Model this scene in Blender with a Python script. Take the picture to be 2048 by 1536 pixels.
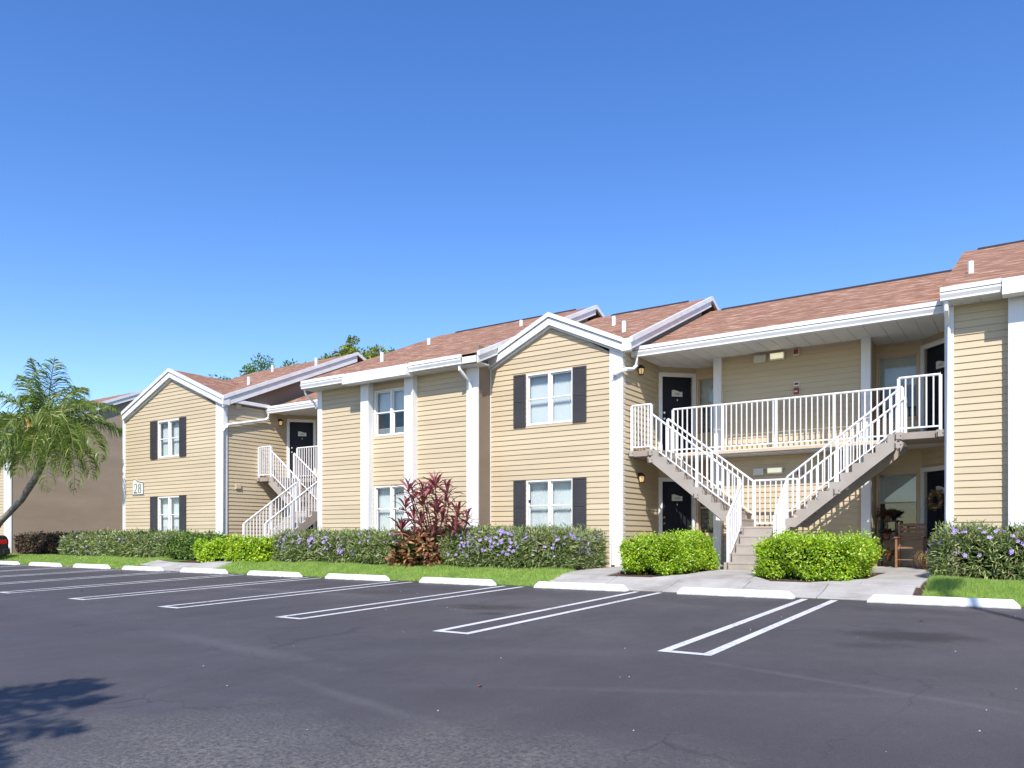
import bpy, math, random
import numpy as np
from mathutils import Vector
random.seed(7)
RNG = np.random.default_rng(11)
R = math.radians
for o in list(bpy.data.objects): bpy.data.objects.remove(o)
sc = bpy.context.scene
COL = sc.collection

# ------------------------------------------------------------------ camera, sky, sun, exposure
cam = bpy.data.cameras.new('camera'); camo = bpy.data.objects.new('camera', cam); COL.objects.link(camo)
camo.location = (0, 0, 0.94); camo.rotation_euler = (R(90), 0, R(34.27))
cam.sensor_width = 36; cam.lens = 27.24; cam.shift_y = 0.1494; cam.clip_end = 3000; cam.clip_start = 0.05
sc.camera = camo
SUN_EL, SUN_AZ = 45.2, 26.5            # azimuth: degrees from -Y towards +X
w = bpy.data.worlds.new('World'); sc.world = w; w.use_nodes = True
nt = w.node_tree; nt.nodes.clear()
sky = nt.nodes.new('ShaderNodeTexSky'); sky.sky_type = 'NISHITA'; sky.sun_disc = False
sky.sun_elevation = R(SUN_EL); sky.sun_rotation = R(180 - SUN_AZ)
sky.air_density = 1.0; sky.dust_density = 0.3; sky.ozone_density = 2.2; sky.altitude = 0
bg = nt.nodes.new('ShaderNodeBackground'); bg.inputs['Strength'].default_value = 0.15
wo = nt.nodes.new('ShaderNodeOutputWorld')
hs = nt.nodes.new('ShaderNodeHueSaturation'); hs.inputs['Saturation'].default_value = 1.29; hs.inputs['Value'].default_value = 1.25; hs.inputs['Hue'].default_value = 0.513
nt.links.new(sky.outputs[0], hs.inputs['Color']); nt.links.new(hs.outputs[0], bg.inputs[0]); nt.links.new(bg.outputs[0], wo.inputs[0])
sun = bpy.data.lights.new('sun', 'SUN'); suno = bpy.data.objects.new('sun', sun); COL.objects.link(suno)
sun.energy = 5.0; sun.angle = R(0.53); sun.color = (1.0, 0.955, 0.89)
ce = math.cos(R(SUN_EL)); sd = Vector((math.sin(R(SUN_AZ)) * ce, -math.cos(R(SUN_AZ)) * ce, math.sin(R(SUN_EL))))
suno.rotation_euler = sd.to_track_quat('Z', 'Y').to_euler(); suno.location = (0, -20, 30)
vs = sc.view_settings; vs.view_transform = 'Standard'; vs.look = 'None'; vs.exposure = 0.28; vs.gamma = 1
try: vs.use_curve_mapping = False
except Exception: pass
sc.render.engine = 'CYCLES'; sc.cycles.transparent_max_bounces = 12; sc.cycles.max_bounces = 8

# ------------------------------------------------------------------ materials
def mat(name, col, rough=0.7, spec=0.3, metal=0.0):
    m = bpy.data.materials.new(name); m.use_nodes = True; b = m.node_tree.nodes['Principled BSDF']
    b.inputs['Base Color'].default_value = (*col, 1); b.inputs['Roughness'].default_value = rough
    b.inputs['Specular IOR Level'].default_value = spec; b.inputs['Metallic'].default_value = metal
    return m
class NB:
    def __init__(s, m): s.m = m; s.t = m.node_tree; s.b = s.t.nodes['Principled BSDF']; s.co = s.t.nodes.new('ShaderNodeTexCoord')
    def n(s, typ, **kw):
        x = s.t.nodes.new(typ)
        for k, v in kw.items(): setattr(x, k, v)
        return x
    def l(s, a, b): s.t.links.new(a, b)
    def mapping(s, scale, src=None, rot=(0, 0, 0), loc=(0, 0, 0)):
        mp = s.n('ShaderNodeMapping'); mp.inputs['Scale'].default_value = scale; mp.inputs['Rotation'].default_value = rot; mp.inputs['Location'].default_value = loc
        s.l(src or s.geo(), mp.inputs['Vector']); return mp.outputs[0]
    def geo(s):
        if not hasattr(s, 'g'): s.g = s.n('ShaderNodeNewGeometry')
        return s.g.outputs['Position']
    def noise(s, vec, scale, detail=4, rough=0.55, dist=0.0):
        x = s.n('ShaderNodeTexNoise'); x.inputs['Scale'].default_value = scale; x.inputs['Detail'].default_value = detail
        x.inputs['Roughness'].default_value = rough; x.inputs['Distortion'].default_value = dist; s.l(vec, x.inputs['Vector']); return x.outputs[0]
    def ramp(s, fac, stops):
        x = s.n('ShaderNodeValToRGB'); e = x.color_ramp.elements
        while len(e) < len(stops): e.new(0.5)
        for i, (p, c) in enumerate(stops): e[i].position = p; e[i].color = (*c, 1) if len(c) == 3 else c
        s.l(fac, x.inputs[0]); return x.outputs[0]
    def mix(s, fac, a, b, mode='MIX'):
        x = s.n('ShaderNodeMix', data_type='RGBA', blend_type=mode)
        if isinstance(fac, (int, float)): x.inputs[0].default_value = fac
        else: s.l(fac, x.inputs[0])
        for v, i in ((a, 6), (b, 7)):
            if isinstance(v, tuple): x.inputs[i].default_value = (*v, 1)
            else: s.l(v, x.inputs[i])
        return x.outputs[2]
    def math(s, op, a, b=None):
        x = s.n('ShaderNodeMath', operation=op)
        for v, i in ((a, 0), (b, 1)):
            if v is None: continue
            if isinstance(v, (int, float)): x.inputs[i].default_value = v
            else: s.l(v, x.inputs[i])
        return x.outputs[0]
    def bump(s, h, strength=0.3, dist=0.01):
        x = s.n('ShaderNodeBump'); x.inputs['Strength'].default_value = strength; x.inputs['Distance'].default_value = dist
        s.l(h, x.inputs['Height']); s.l(x.outputs[0], s.b.inputs['Normal'])
    def color(s, c): s.l(c, s.b.inputs['Base Color'])
    def rough(s, c): s.l(c, s.b.inputs['Roughness'])
M = {}
def varied(name, c1, c2, scale=(1, 1, 1), ns=3.0, rough=0.7, spec=0.3, bump=None, c3=None):
    m = mat(name, c1, rough, spec); nb = NB(m); v = nb.mapping(scale); f = nb.noise(v, ns, 5)
    st = [(0.3, c1), (0.7, c2)] if c3 is None else [(0.25, c1), (0.5, c3), (0.78, c2)]
    nb.color(nb.ramp(f, st))
    if bump: nb.bump(nb.noise(nb.mapping((1, 1, 1)), bump[0], 4), bump[1], bump[2])
    M[name] = m; return m
# vinyl siding: slight fade streaks, faint dirt, tiny wood-grain emboss
m = mat('siding', (0.70, 0.57, 0.38), 0.55, 0.3); nb = NB(m)
a = nb.noise(nb.mapping((0.25, 0.25, 1.2)), 1.3, 4); b_ = nb.noise(nb.mapping((0.6, 0.6, 9.0)), 2.0, 5)
col = nb.ramp(a, [(0.3, (0.505, 0.405, 0.262)), (0.7, (0.575, 0.47, 0.31))]); col = nb.mix(nb.ramp(b_, [(0.52, (0, 0, 0)), (0.8, (0.35, 0.35, 0.35))]), col, (0.46, 0.365, 0.235))
obi = nb.n('ShaderNodeObjectInfo'); rr = nb.ramp(obi.outputs['Random'], [(0, (0.93, 0.93, 0.93)), (1, (1.03, 1.03, 1.03))]); col = nb.mix(1.0, col, rr, 'MULTIPLY')
nb.color(col); nb.bump(nb.noise(nb.mapping((2, 2, 90)), 3.0, 3), 0.12, 0.003); M['siding'] = m
varied('white_trim', (0.72, 0.71, 0.68), (0.80, 0.79, 0.77), (1, 1, 0.3), 1.5, 0.5, 0.35)
varied('gutter_white', (0.68, 0.67, 0.65), (0.80, 0.79, 0.77), (1, 1, 3), 2.0, 0.35, 0.4)
varied('soffit', (0.62, 0.62, 0.60), (0.70, 0.69, 0.66), (1, 1, 1), 2.0, 0.6)
varied('stucco', (0.23, 0.175, 0.125), (0.27, 0.21, 0.155), (0.4, 0.4, 0.9), 1.5, 0.9, 0.15, (60, 0.6, 0.01))
varied('stucco_dark', (0.33, 0.255, 0.175), (0.43, 0.34, 0.24), (0.25, 0.25, 1.0), 1.6, 0.9, 0.15, (35, 0.7, 0.012), c3=(0.38, 0.295, 0.205))
varied('shutter', (0.038, 0.035, 0.036), (0.052, 0.048, 0.049), (1, 1, 1), 2, 0.5, 0.4)
varied('door_navy', (0.012, 0.014, 0.022), (0.018, 0.021, 0.032), (1, 1, 1), 2, 0.5, 0.2)
varied('rail_white', (0.74, 0.72, 0.72), (0.80, 0.79, 0.79), (1, 1, 1), 3, 0.4, 0.4)
varied('rail_post_white', (0.74, 0.73, 0.73), (0.80, 0.79, 0.79), (1, 1, 1), 3, 0.4, 0.4)
varied('stair_paint', (0.34, 0.295, 0.25), (0.40, 0.35, 0.30), (1, 1, 1), 2.2, 0.75, 0.25, (40, 0.25, 0.005))
varied('stair_slab', (0.30, 0.25, 0.21), (0.36, 0.30, 0.26), (1, 1, 1), 3, 0.8, 0.2, (50, 0.3, 0.005))
varied('brackets', (0.03, 0.025, 0.02), (0.06, 0.04, 0.03), (1, 1, 1), 8, 0.8)
varied('ridge_dark', (0.030, 0.024, 0.028), (0.055, 0.042, 0.045), (4, 1, 1), 4, 0.8)
varied('pvc', (0.74, 0.75, 0.76), (0.80, 0.80, 0.80), (1, 1, 1), 3, 0.5)
varied('blind', (0.60, 0.60, 0.56), (0.70, 0.70, 0.67), (1, 1, 1), 3, 0.6)
varied('blind_white', (0.74, 0.75, 0.76), (0.80, 0.80, 0.80), (1, 1, 1), 3, 0.6)
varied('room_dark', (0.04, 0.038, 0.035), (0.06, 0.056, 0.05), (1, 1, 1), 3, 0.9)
varied('beige_trim', (0.55, 0.42, 0.30), (0.60, 0.47, 0.34), (1, 1, 1), 3, 0.6)
varied('bark', (0.16, 0.14, 0.12), (0.34, 0.31, 0.28), (1, 1, 6), 2.5, 0.9, 0.2, (20, 0.8, 0.02))
varied('stem', (0.05, 0.035, 0.025), (0.10, 0.075, 0.05), (1, 1, 1), 6, 0.9)
varied('wood', (0.22, 0.11, 0.055), (0.32, 0.17, 0.085), (1, 1, 6), 8, 0.45)
varied('black_metal', (0.015, 0.014, 0.014), (0.028, 0.026, 0.024), (1, 1, 1), 5, 0.45)
varied('bronze', (0.03, 0.022, 0.016), (0.06, 0.045, 0.03), (1, 1, 1), 8, 0.5)
varied('sign_plate', (0.62, 0.63, 0.55), (0.70, 0.70, 0.62), (1, 1, 1), 3, 0.5)
varied('sign_black', (0.015, 0.018, 0.018), (0.03, 0.03, 0.03), (1, 1, 1), 3, 0.5)
varied('terracotta', (0.14, 0.06, 0.035), (0.19, 0.085, 0.05), (1, 1, 1), 5, 0.8)
varied('car_paint', (0.012, 0.012, 0.014), (0.02, 0.02, 0.023), (1, 1, 1), 2, 0.15, 0.6)
varied('tyre', (0.015, 0.015, 0.015), (0.025, 0.025, 0.025), (1, 1, 1), 10, 0.9)
M['chrome'] = mat('chrome', (0.6, 0.6, 0.62), 0.2, 0.5, 1.0)
M['knob'] = mat('knob', (0.65, 0.6, 0.5), 0.25, 0.5, 1.0)
M['car_glass'] = mat('car_glass', (0.01, 0.012, 0.014), 0.05, 0.8)
M['tail_red'] = mat('tail_red', (0.35, 0.008, 0.01), 0.2, 0.6)
M['alarm_red'] = mat('alarm_red', (0.28, 0.03, 0.03), 0.4, 0.4)
M['spathe'] = mat('spathe', (0.62, 0.36, 0.09), 0.7)
M['cream_box'] = mat('cream_box', (0.62, 0.60, 0.50), 0.5)
M['debris_pale'] = mat('debris_pale', (0.45, 0.43, 0.38), 0.9)
M['debris_leaf'] = mat('debris_leaf', (0.25, 0.09, 0.03), 0.8)
def emis(name, col, e, base):
    m_ = mat(name, base, 0.3, 0.5); b = m_.node_tree.nodes['Principled BSDF']; b.inputs['Emission Color'].default_value = (*col, 1); b.inputs['Emission Strength'].default_value = e; M[name] = m_
emis('bulb', (1.0, 0.66, 0.30), 0.45, (0.5, 0.35, 0.15)); emis('tube', (1.0, 0.92, 0.62), 0.5, (0.7, 0.68, 0.5))
# glass: transparent + fresnel gloss
m = bpy.data.materials.new('glass'); m.use_nodes = True; t = m.node_tree; t.nodes.clear()
tr = t.nodes.new('ShaderNodeBsdfTransparent'); tr.inputs[0].default_value = (0.90, 0.93, 0.93, 1); gl = t.nodes.new('ShaderNodeBsdfGlossy'); gl.inputs['Roughness'].default_value = 0.02
lw_ = t.nodes.new('ShaderNodeLayerWeight'); lw_.inputs[0].default_value = 0.5; fr = t.nodes.new('ShaderNodeMath'); fr.operation = 'POWER'; fr.inputs[1].default_value = 4.0; t.links.new(lw_.outputs['Facing'], fr.inputs[0]); mx = t.nodes.new('ShaderNodeMixShader'); mm = t.nodes.new('ShaderNodeMath'); mm.operation = 'MULTIPLY_ADD'; mm.inputs[1].default_value = 0.85; mm.inputs[2].default_value = 0.05
ou = t.nodes.new('ShaderNodeOutputMaterial'); t.links.new(fr.outputs[0], mm.inputs[0]); t.links.new(mm.outputs[0], mx.inputs[0]); t.links.new(tr.outputs[0], mx.inputs[1]); t.links.new(gl.outputs[0], mx.inputs[2]); t.links.new(mx.outputs[0], ou.inputs[0]); M['glass'] = m
# shingles
m = mat('shingle', (0.3, 0.16, 0.12), 0.95, 0.1); nb = NB(m)
sep = nb.n('ShaderNodeSeparateXYZ'); nb.l(nb.geo(), sep.inputs[0]); u = nb.math('ADD', sep.outputs[0], sep.outputs[1])
cmb = nb.n('ShaderNodeCombineXYZ'); nb.l(u, cmb.inputs[0]); nb.l(sep.outputs[2], cmb.inputs[1])
br = nb.n('ShaderNodeTexBrick'); br.inputs['Scale'].default_value = 1.0; br.inputs['Brick Width'].default_value = 0.33; br.inputs['Row Height'].default_value = 0.057
br.inputs['Mortar Size'].default_value = 0.004; br.inputs['Bias'].default_value = 0.0; br.offset = 0.37
br.inputs['Color1'].default_value = (0.265, 0.138, 0.088, 1); br.inputs['Color2'].default_value = (0.345, 0.190, 0.130, 1); br.inputs['Mortar'].default_value = (0.12, 0.065, 0.05, 1)
nb.l(cmb.outputs[0], br.inputs['Vector'])
vv = nb.n('ShaderNodeMapping'); vv.inputs['Scale'].default_value = (1.6, 13, 1); nb.l(cmb.outputs[0], vv.inputs['Vector'])
n1 = nb.noise(vv.outputs[0], 1.4, 4, 0.6); n2 = nb.noise(nb.mapping((0.35, 0.35, 0.35)), 1.2, 3)
c = nb.mix(nb.ramp(n1, [(0.54, (0, 0, 0)), (0.66, (0.85, 0.85, 0.85))]), br.outputs[0], (0.58, 0.39, 0.29))
c = nb.mix(nb.ramp(n1, [(0.34, (0.75, 0.75, 0.75)), (0.46, (0, 0, 0))]), c, (0.14, 0.068, 0.042))
c = nb.mix(nb.ramp(n2, [(0.4, (0, 0, 0)), (0.75, (0.35, 0.35, 0.35))]), c, (0.22, 0.12, 0.08)); nb.color(c)
nb.bump(br.outputs[1], 0.5, -0.01); M['shingle'] = m
# asphalt
m = mat('asphalt', (0.05, 0.05, 0.055), 0.8, 0.35); nb = NB(m); P0 = nb.geo()
big = nb.noise(nb.mapping((0.16, 0.35, 1), rot=(0, 0, 0.2)), 1.0, 5, 0.6, 0.4); mid = nb.noise(nb.mapping((0.9, 0.5, 1), rot=(0, 0, 0.5)), 1.6, 5, 0.6)
fine = nb.noise(nb.mapping((1, 1, 1)), 130, 2, 0.7); fine2 = nb.noise(nb.mapping((1, 1, 1)), 38, 3, 0.7)
c = nb.ramp(big, [(0.3, (0.062, 0.056, 0.060)), (0.55, (0.079, 0.071, 0.075)), (0.75, (0.100, 0.091, 0.094))])
c = nb.mix(nb.ramp(mid, [(0.42, (0, 0, 0)), (0.75, (0.35, 0.35, 0.35))]), c, (0.043, 0.042, 0.047))
def blob(x, y, rx, ry, soft=0.6, wob=0.7, rot=0.0, ns=2.0):
    mp = nb.n('ShaderNodeMapping'); mp.vector_type = 'POINT'; mp.inputs['Location'].default_value = (-x, -y, 0); nb.l(P0, mp.inputs['Vector'])
    m2 = nb.n('ShaderNodeMapping'); m2.inputs['Rotation'].default_value = (0, 0, -rot); m2.inputs['Scale'].default_value = (1, 1, 0); nb.l(mp.outputs[0], m2.inputs['Vector'])
    m3 = nb.n('ShaderNodeMapping'); m3.inputs['Scale'].default_value = (1 / rx, 1 / ry, 0); nb.l(m2.outputs[0], m3.inputs['Vector'])
    ln = nb.n('ShaderNodeVectorMath', operation='LENGTH'); nb.l(m3.outputs[0], ln.inputs[0])
    wv = nb.math('MULTIPLY', nb.math('SUBTRACT', nb.noise(nb.mapping((1, 1, 1)), ns, 5, 0.65), 0.5), wob * 2)
    d = nb.math('ADD', ln.outputs['Value'], wv); return nb.ramp(d, [(1 - soft, (1, 1, 1)), (1.0, (0, 0, 0))])
# worn, paler aggregate towards the drive lane
wear = blob(-2.4, 2.2, 4.2, 1.9, 0.75, 0.8, 0.15, 1.3)
c = nb.mix(nb.math('MULTIPLY', wear, 0.9), c, nb.ramp(fine2, [(0.36, (0.060, 0.057, 0.055)), (0.64, (0.185, 0.172, 0.155))]))
for (x, y, rx, ry, so, rot, k, cc) in [(-3.9, 3.9, 1.6, 0.10, 0.95, -0.25, 0.28, (0.15, 0.145, 0.14)), (-2.2, 5.3, 2.4, 0.10, 0.95, 0.42, 0.28, (0.12, 0.118, 0.118)), (-1.0, 6.1, 2.0, 0.09, 0.95, -0.30, 0.34, (0.14, 0.135, 0.135)),
        (-7.0, 5.0, 2.2, 0.22, 0.95, -0.15, 0.4, (0.13, 0.125, 0.13)), (-4.0, 6.2, 3.0, 0.30, 0.95, 0.5, 0.25, (0.11, 0.108, 0.112)), (-9, 11.4, 12.0, 0.9, 0.8, 0.0, 0.35, (0.038, 0.037, 0.040)), (-12, 9.5, 4.0, 0.35, 0.9, 0.0, 0.30, (0.17, 0.165, 0.17)),
        (-1.1, 8.9, 0.75, 0.55, 0.6, 0.1, 0.85, (0.036, 0.032, 0.030)), (-1.35, 8.1, 0.4, 0.25, 0.6, 0.4, 0.6, (0.042, 0.038, 0.036)), (-6.6, 9.1, 0.8, 0.45, 0.7, 0.1, 0.8, (0.038, 0.034, 0.032)), (-6.1, 8.5, 0.25, 0.18, 0.6, 0.1, 0.7, (0.035, 0.03, 0.028)),
        (-1.2, 11.3, 1.1, 0.4, 0.7, 0.0, 0.6, (0.045, 0.040, 0.040)), (-4.0, 10.9, 0.8, 0.35, 0.7, 0.0, 0.35, (0.045, 0.042, 0.042)), (-9.8, 10.2, 0.9, 0.5, 0.7, 0.0, 0.5, (0.045, 0.042, 0.042)), (-15, 10.2, 0.9, 0.5, 0.7, 0.0, 0.5, (0.045, 0.042, 0.042))]:
    c = nb.mix(nb.math('MULTIPLY', blob(x, y, rx, ry, so, 0.75, rot, 3.5), k), c, cc)
sp = nb.n('ShaderNodeMix', data_type='RGBA', blend_type='MULTIPLY'); sp.inputs[0].default_value = 1.0; nb.l(c, sp.inputs[6]); nb.l(nb.ramp(fine, [(0.25, (0.62, 0.62, 0.62)), (0.6, (1.08, 1.08, 1.08)), (0.78, (1.9, 1.9, 1.8))]), sp.inputs[7])
c = sp.outputs[2]
vo = nb.n('ShaderNodeTexVoronoi', feature='DISTANCE_TO_EDGE'); vo.inputs['Scale'].default_value = 0.33; nb.l(nb.mapping((1, 1, 0)), vo.inputs['Vector'])
dv = nb.n('ShaderNodeTexVoronoi', feature='DISTANCE_TO_EDGE'); dv.inputs['Scale'].default_value = 0.42
wn = nb.n('ShaderNodeTexNoise'); wn.inputs['Scale'].default_value = 1.2; wn.inputs['Detail'].default_value = 6; nb.l(P0, wn.inputs['Vector'])
wv = nb.n('ShaderNodeVectorMath', operation='MULTIPLY_ADD'); nb.l(wn.outputs[1], wv.inputs[0]); wv.inputs[1].default_value = (1.1, 1.1, 0); nb.l(P0, wv.inputs[2]); nb.l(wv.outputs[0], dv.inputs['Vector'])
cm = nb.math('MULTIPLY', nb.ramp(dv.outputs['Distance'], [(0.0, (1, 1, 1)), (0.006, (0, 0, 0))]), nb.ramp(nb.noise(nb.mapping((0.3, 0.3, 0)), 1.0, 2), [(0.45, (0, 0, 0)), (0.55, (1, 1, 1))]))
c = nb.mix(nb.math('MULTIPLY', cm, 0.6), c, (0.03, 0.03, 0.033)); nb.color(c)
nb.rough(nb.ramp(mid, [(0.3, (0.62, 0.62, 0.62)), (0.7, (0.85, 0.85, 0.85))])); nb.bump(fine2, 0.35, 0.004); M['asphalt'] = m
# worn stall paint
m = mat('stall_paint', (0.7, 0.7, 0.68), 0.7); nb = NB(m); n1 = nb.noise(nb.mapping((1, 1, 1)), 22, 4, 0.75); n2 = nb.noise(nb.mapping((0.5, 0.5, 1)), 2.0, 4)
nb.color(nb.mix(nb.ramp(nb.math('ADD', n1, nb.math('MULTIPLY', n2, 0.35)), [(0.70, (0, 0, 0)), (0.84, (0.85, 0.85, 0.85))]), (0.60, 0.60, 0.59), (0.22, 0.21, 0.22))); M['stall_paint'] = m
m = mat('stop_concrete', (0.72, 0.72, 0.70), 0.8); nb = NB(m); n1 = nb.noise(nb.mapping((1, 1, 1)), 5, 5, 0.7)
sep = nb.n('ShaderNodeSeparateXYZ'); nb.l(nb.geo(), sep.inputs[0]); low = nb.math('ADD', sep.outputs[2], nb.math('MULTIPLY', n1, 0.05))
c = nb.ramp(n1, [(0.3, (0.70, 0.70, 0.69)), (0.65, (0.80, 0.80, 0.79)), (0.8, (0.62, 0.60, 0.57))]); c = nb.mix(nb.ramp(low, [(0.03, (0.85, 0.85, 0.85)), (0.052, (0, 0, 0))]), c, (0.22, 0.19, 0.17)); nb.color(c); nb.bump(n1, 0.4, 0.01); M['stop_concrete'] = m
m = mat('concrete', (0.5, 0.47, 0.42), 0.85); nb = NB(m); n1 = nb.noise(nb.mapping((1, 1, 1)), 1.4, 5, 0.65); n2 = nb.noise(nb.mapping((1, 1, 1)), 70, 2)
c = nb.ramp(n1, [(0.28, (0.27, 0.25, 0.22)), (0.48, (0.385, 0.36, 0.33)), (0.7, (0.46, 0.435, 0.40))]); c = nb.mix(nb.ramp(n2, [(0.3, (0.25, 0.25, 0.25)), (0.5, (0, 0, 0))]), c, (0.30, 0.27, 0.24)); nb.color(c); nb.bump(n2, 0.3, 0.003); M['concrete'] = m
m = mat('soil', (0.09, 0.06, 0.04), 0.95, 0.1); nb = NB(m); n1 = nb.noise(nb.mapping((1, 1, 1)), 14, 6, 0.7); nb.color(nb.ramp(n1, [(0.3, (0.035, 0.024, 0.018)), (0.55, (0.10, 0.065, 0.045)), (0.75, (0.22, 0.16, 0.11))])); nb.bump(n1, 0.9, 0.03); M['soil'] = m
m = mat('turf', (0.06, 0.1, 0.02), 0.95, 0.1); nb = NB(m); n1 = nb.noise(nb.mapping((1, 1, 1)), 9, 6, 0.7); nb.color(nb.ramp(n1, [(0.3, (0.06, 0.09, 0.025)), (0.55, (0.12, 0.18, 0.04)), (0.8, (0.22, 0.20, 0.09))])); nb.bump(n1, 0.9, 0.03); M['turf'] = m
def leafmat(name, ramp, rough=0.45, trans=0.35, tcol=(0.25, 0.42, 0.04), spec=0.4, clump=True):
    m = bpy.data.materials.new(name); m.use_nodes = True; nb = NB(m); b = nb.b
    nb.geo(); f = nb.g.outputs['Random Per Island']; col = nb.ramp(f, ramp)
    if clump:
        n1 = nb.noise(nb.mapping((1, 1, 1)), 3.2, 3); col = nb.mix(1.0, col, nb.ramp(n1, [(0.3, (0.72, 0.78, 0.75)), (0.7, (1.2, 1.15, 1.1))]), 'MULTIPLY')
    b.inputs['Roughness'].default_value = rough; b.inputs['Specular IOR Level'].default_value = spec; nb.color(col)
    tl = nb.n('ShaderNodeBsdfTranslucent'); tl.inputs[0].default_value = (*tcol, 1); ms = nb.n('ShaderNodeMixShader'); ms.inputs[0].default_value = trans
    out = [x for x in m.node_tree.nodes if x.type == 'OUTPUT_MATERIAL'][0]; nb.l(b.outputs[0], ms.inputs[1]); nb.l(tl.outputs[0], ms.inputs[2]); nb.l(ms.outputs[0], out.inputs[0]); M[name] = m
leafmat('leaf_lime', [(0, (0.13, 0.28, 0.012)), (0.4, (0.26, 0.47, 0.02)), (0.75, (0.42, 0.60, 0.035)), (1, (0.62, 0.70, 0.07))], 0.30, 0.35, (0.50, 0.62, 0.03), 0.6)
leafmat('leaf_ruellia', [(0, (0.10, 0.13, 0.05)), (0.4, (0.21, 0.27, 0.09)), (0.72, (0.36, 0.43, 0.16)), (0.90, (0.52, 0.55, 0.28)), (1, (0.28, 0.17, 0.12))], 0.4, 0.3, (0.28, 0.40, 0.10))
leafmat('leaf_inner_shade', [(0, (0.012, 0.028, 0.006)), (1, (0.035, 0.065, 0.014))], 0.5, 0.1, (0.05, 0.1, 0.01))  # darker green for inner leaves, puts the hedge's inner shade into the colour
leafmat('leaf_hedge', [(0, (0.05, 0.10, 0.02)), (0.5, (0.10, 0.19, 0.035)), (0.85, (0.19, 0.29, 0.05)), (1, (0.30, 0.36, 0.08))], 0.4, 0.25, (0.12, 0.22, 0.03))
leafmat('leaf_maroon', [(0, (0.06, 0.03, 0.025)), (0.5, (0.10, 0.055, 0.04)), (1, (0.09, 0.10, 0.04))], 0.5, 0.2, (0.15, 0.06, 0.04))
leafmat('leaf_copper', [(0, (0.20, 0.07, 0.04)), (0.4, (0.34, 0.14, 0.07)), (0.7, (0.52, 0.28, 0.13)), (0.85, (0.20, 0.22, 0.06)), (1, (0.62, 0.42, 0.22))], 0.5, 0.25, (0.35, 0.14, 0.06))
leafmat('leaf_cordyline', [(0, (0.10, 0.035, 0.035)), (1, (0.50, 0.14, 0.17))], 0.32, 0.22, (0.40, 0.06, 0.09), 0.5, clump=False)
mC = M['leaf_cordyline'].node_tree; oi = mC.nodes.new('ShaderNodeObjectInfo'); rp = [x for x in mC.nodes if x.type == 'VALTORGB'][0]; mC.links.new(oi.outputs['Random'], rp.inputs[0])
rp.color_ramp.elements.new(0.35).color = (0.20, 0.085, 0.075, 1); rp.color_ramp.elements.new(0.7).color = (0.30, 0.11, 0.105, 1)
leafmat('leaf_palm', [(0, (0.09, 0.15, 0.03)), (0.5, (0.19, 0.27, 0.05)), (0.85, (0.33, 0.38, 0.10)), (1, (0.46, 0.43, 0.18))], 0.4, 0.25, (0.2, 0.32, 0.05), clump=False)
leafmat('leaf_tree', [(0, (0.05, 0.13, 0.02)), (0.5, (0.11, 0.24, 0.03)), (0.8, (0.22, 0.36, 0.05)), (1, (0.38, 0.45, 0.08))], 0.45, 0.3, (0.15, 0.28, 0.04))
leafmat('leaf_tree_yellow', [(0, (0.09, 0.17, 0.02)), (0.5, (0.20, 0.30, 0.03)), (0.8, (0.38, 0.42, 0.06)), (1, (0.36, 0.20, 0.08))], 0.45, 0.3, (0.25, 0.3, 0.05))
leafmat('grass_blade', [(0, (0.16, 0.28, 0.06)), (0.4, (0.30, 0.45, 0.10)), (0.75, (0.44, 0.57, 0.15)), (0.9, (0.52, 0.60, 0.20)), (1, (0.62, 0.52, 0.28))], 0.5, 0.5, (0.60, 0.78, 0.18))
leafmat('dry_leaf', [(0, (0.24, 0.13, 0.06)), (0.6, (0.38, 0.22, 0.10)), (1, (0.16, 0.17, 0.05))], 0.7, 0.2, (0.4, 0.25, 0.1))
leafmat('petal', [(0, (0.38, 0.25, 0.64)), (0.5, (0.50, 0.38, 0.76)), (1, (0.66, 0.58, 0.84))], 0.6, 0.35, (0.5, 0.35, 0.8), 0.1, clump=False)

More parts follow.
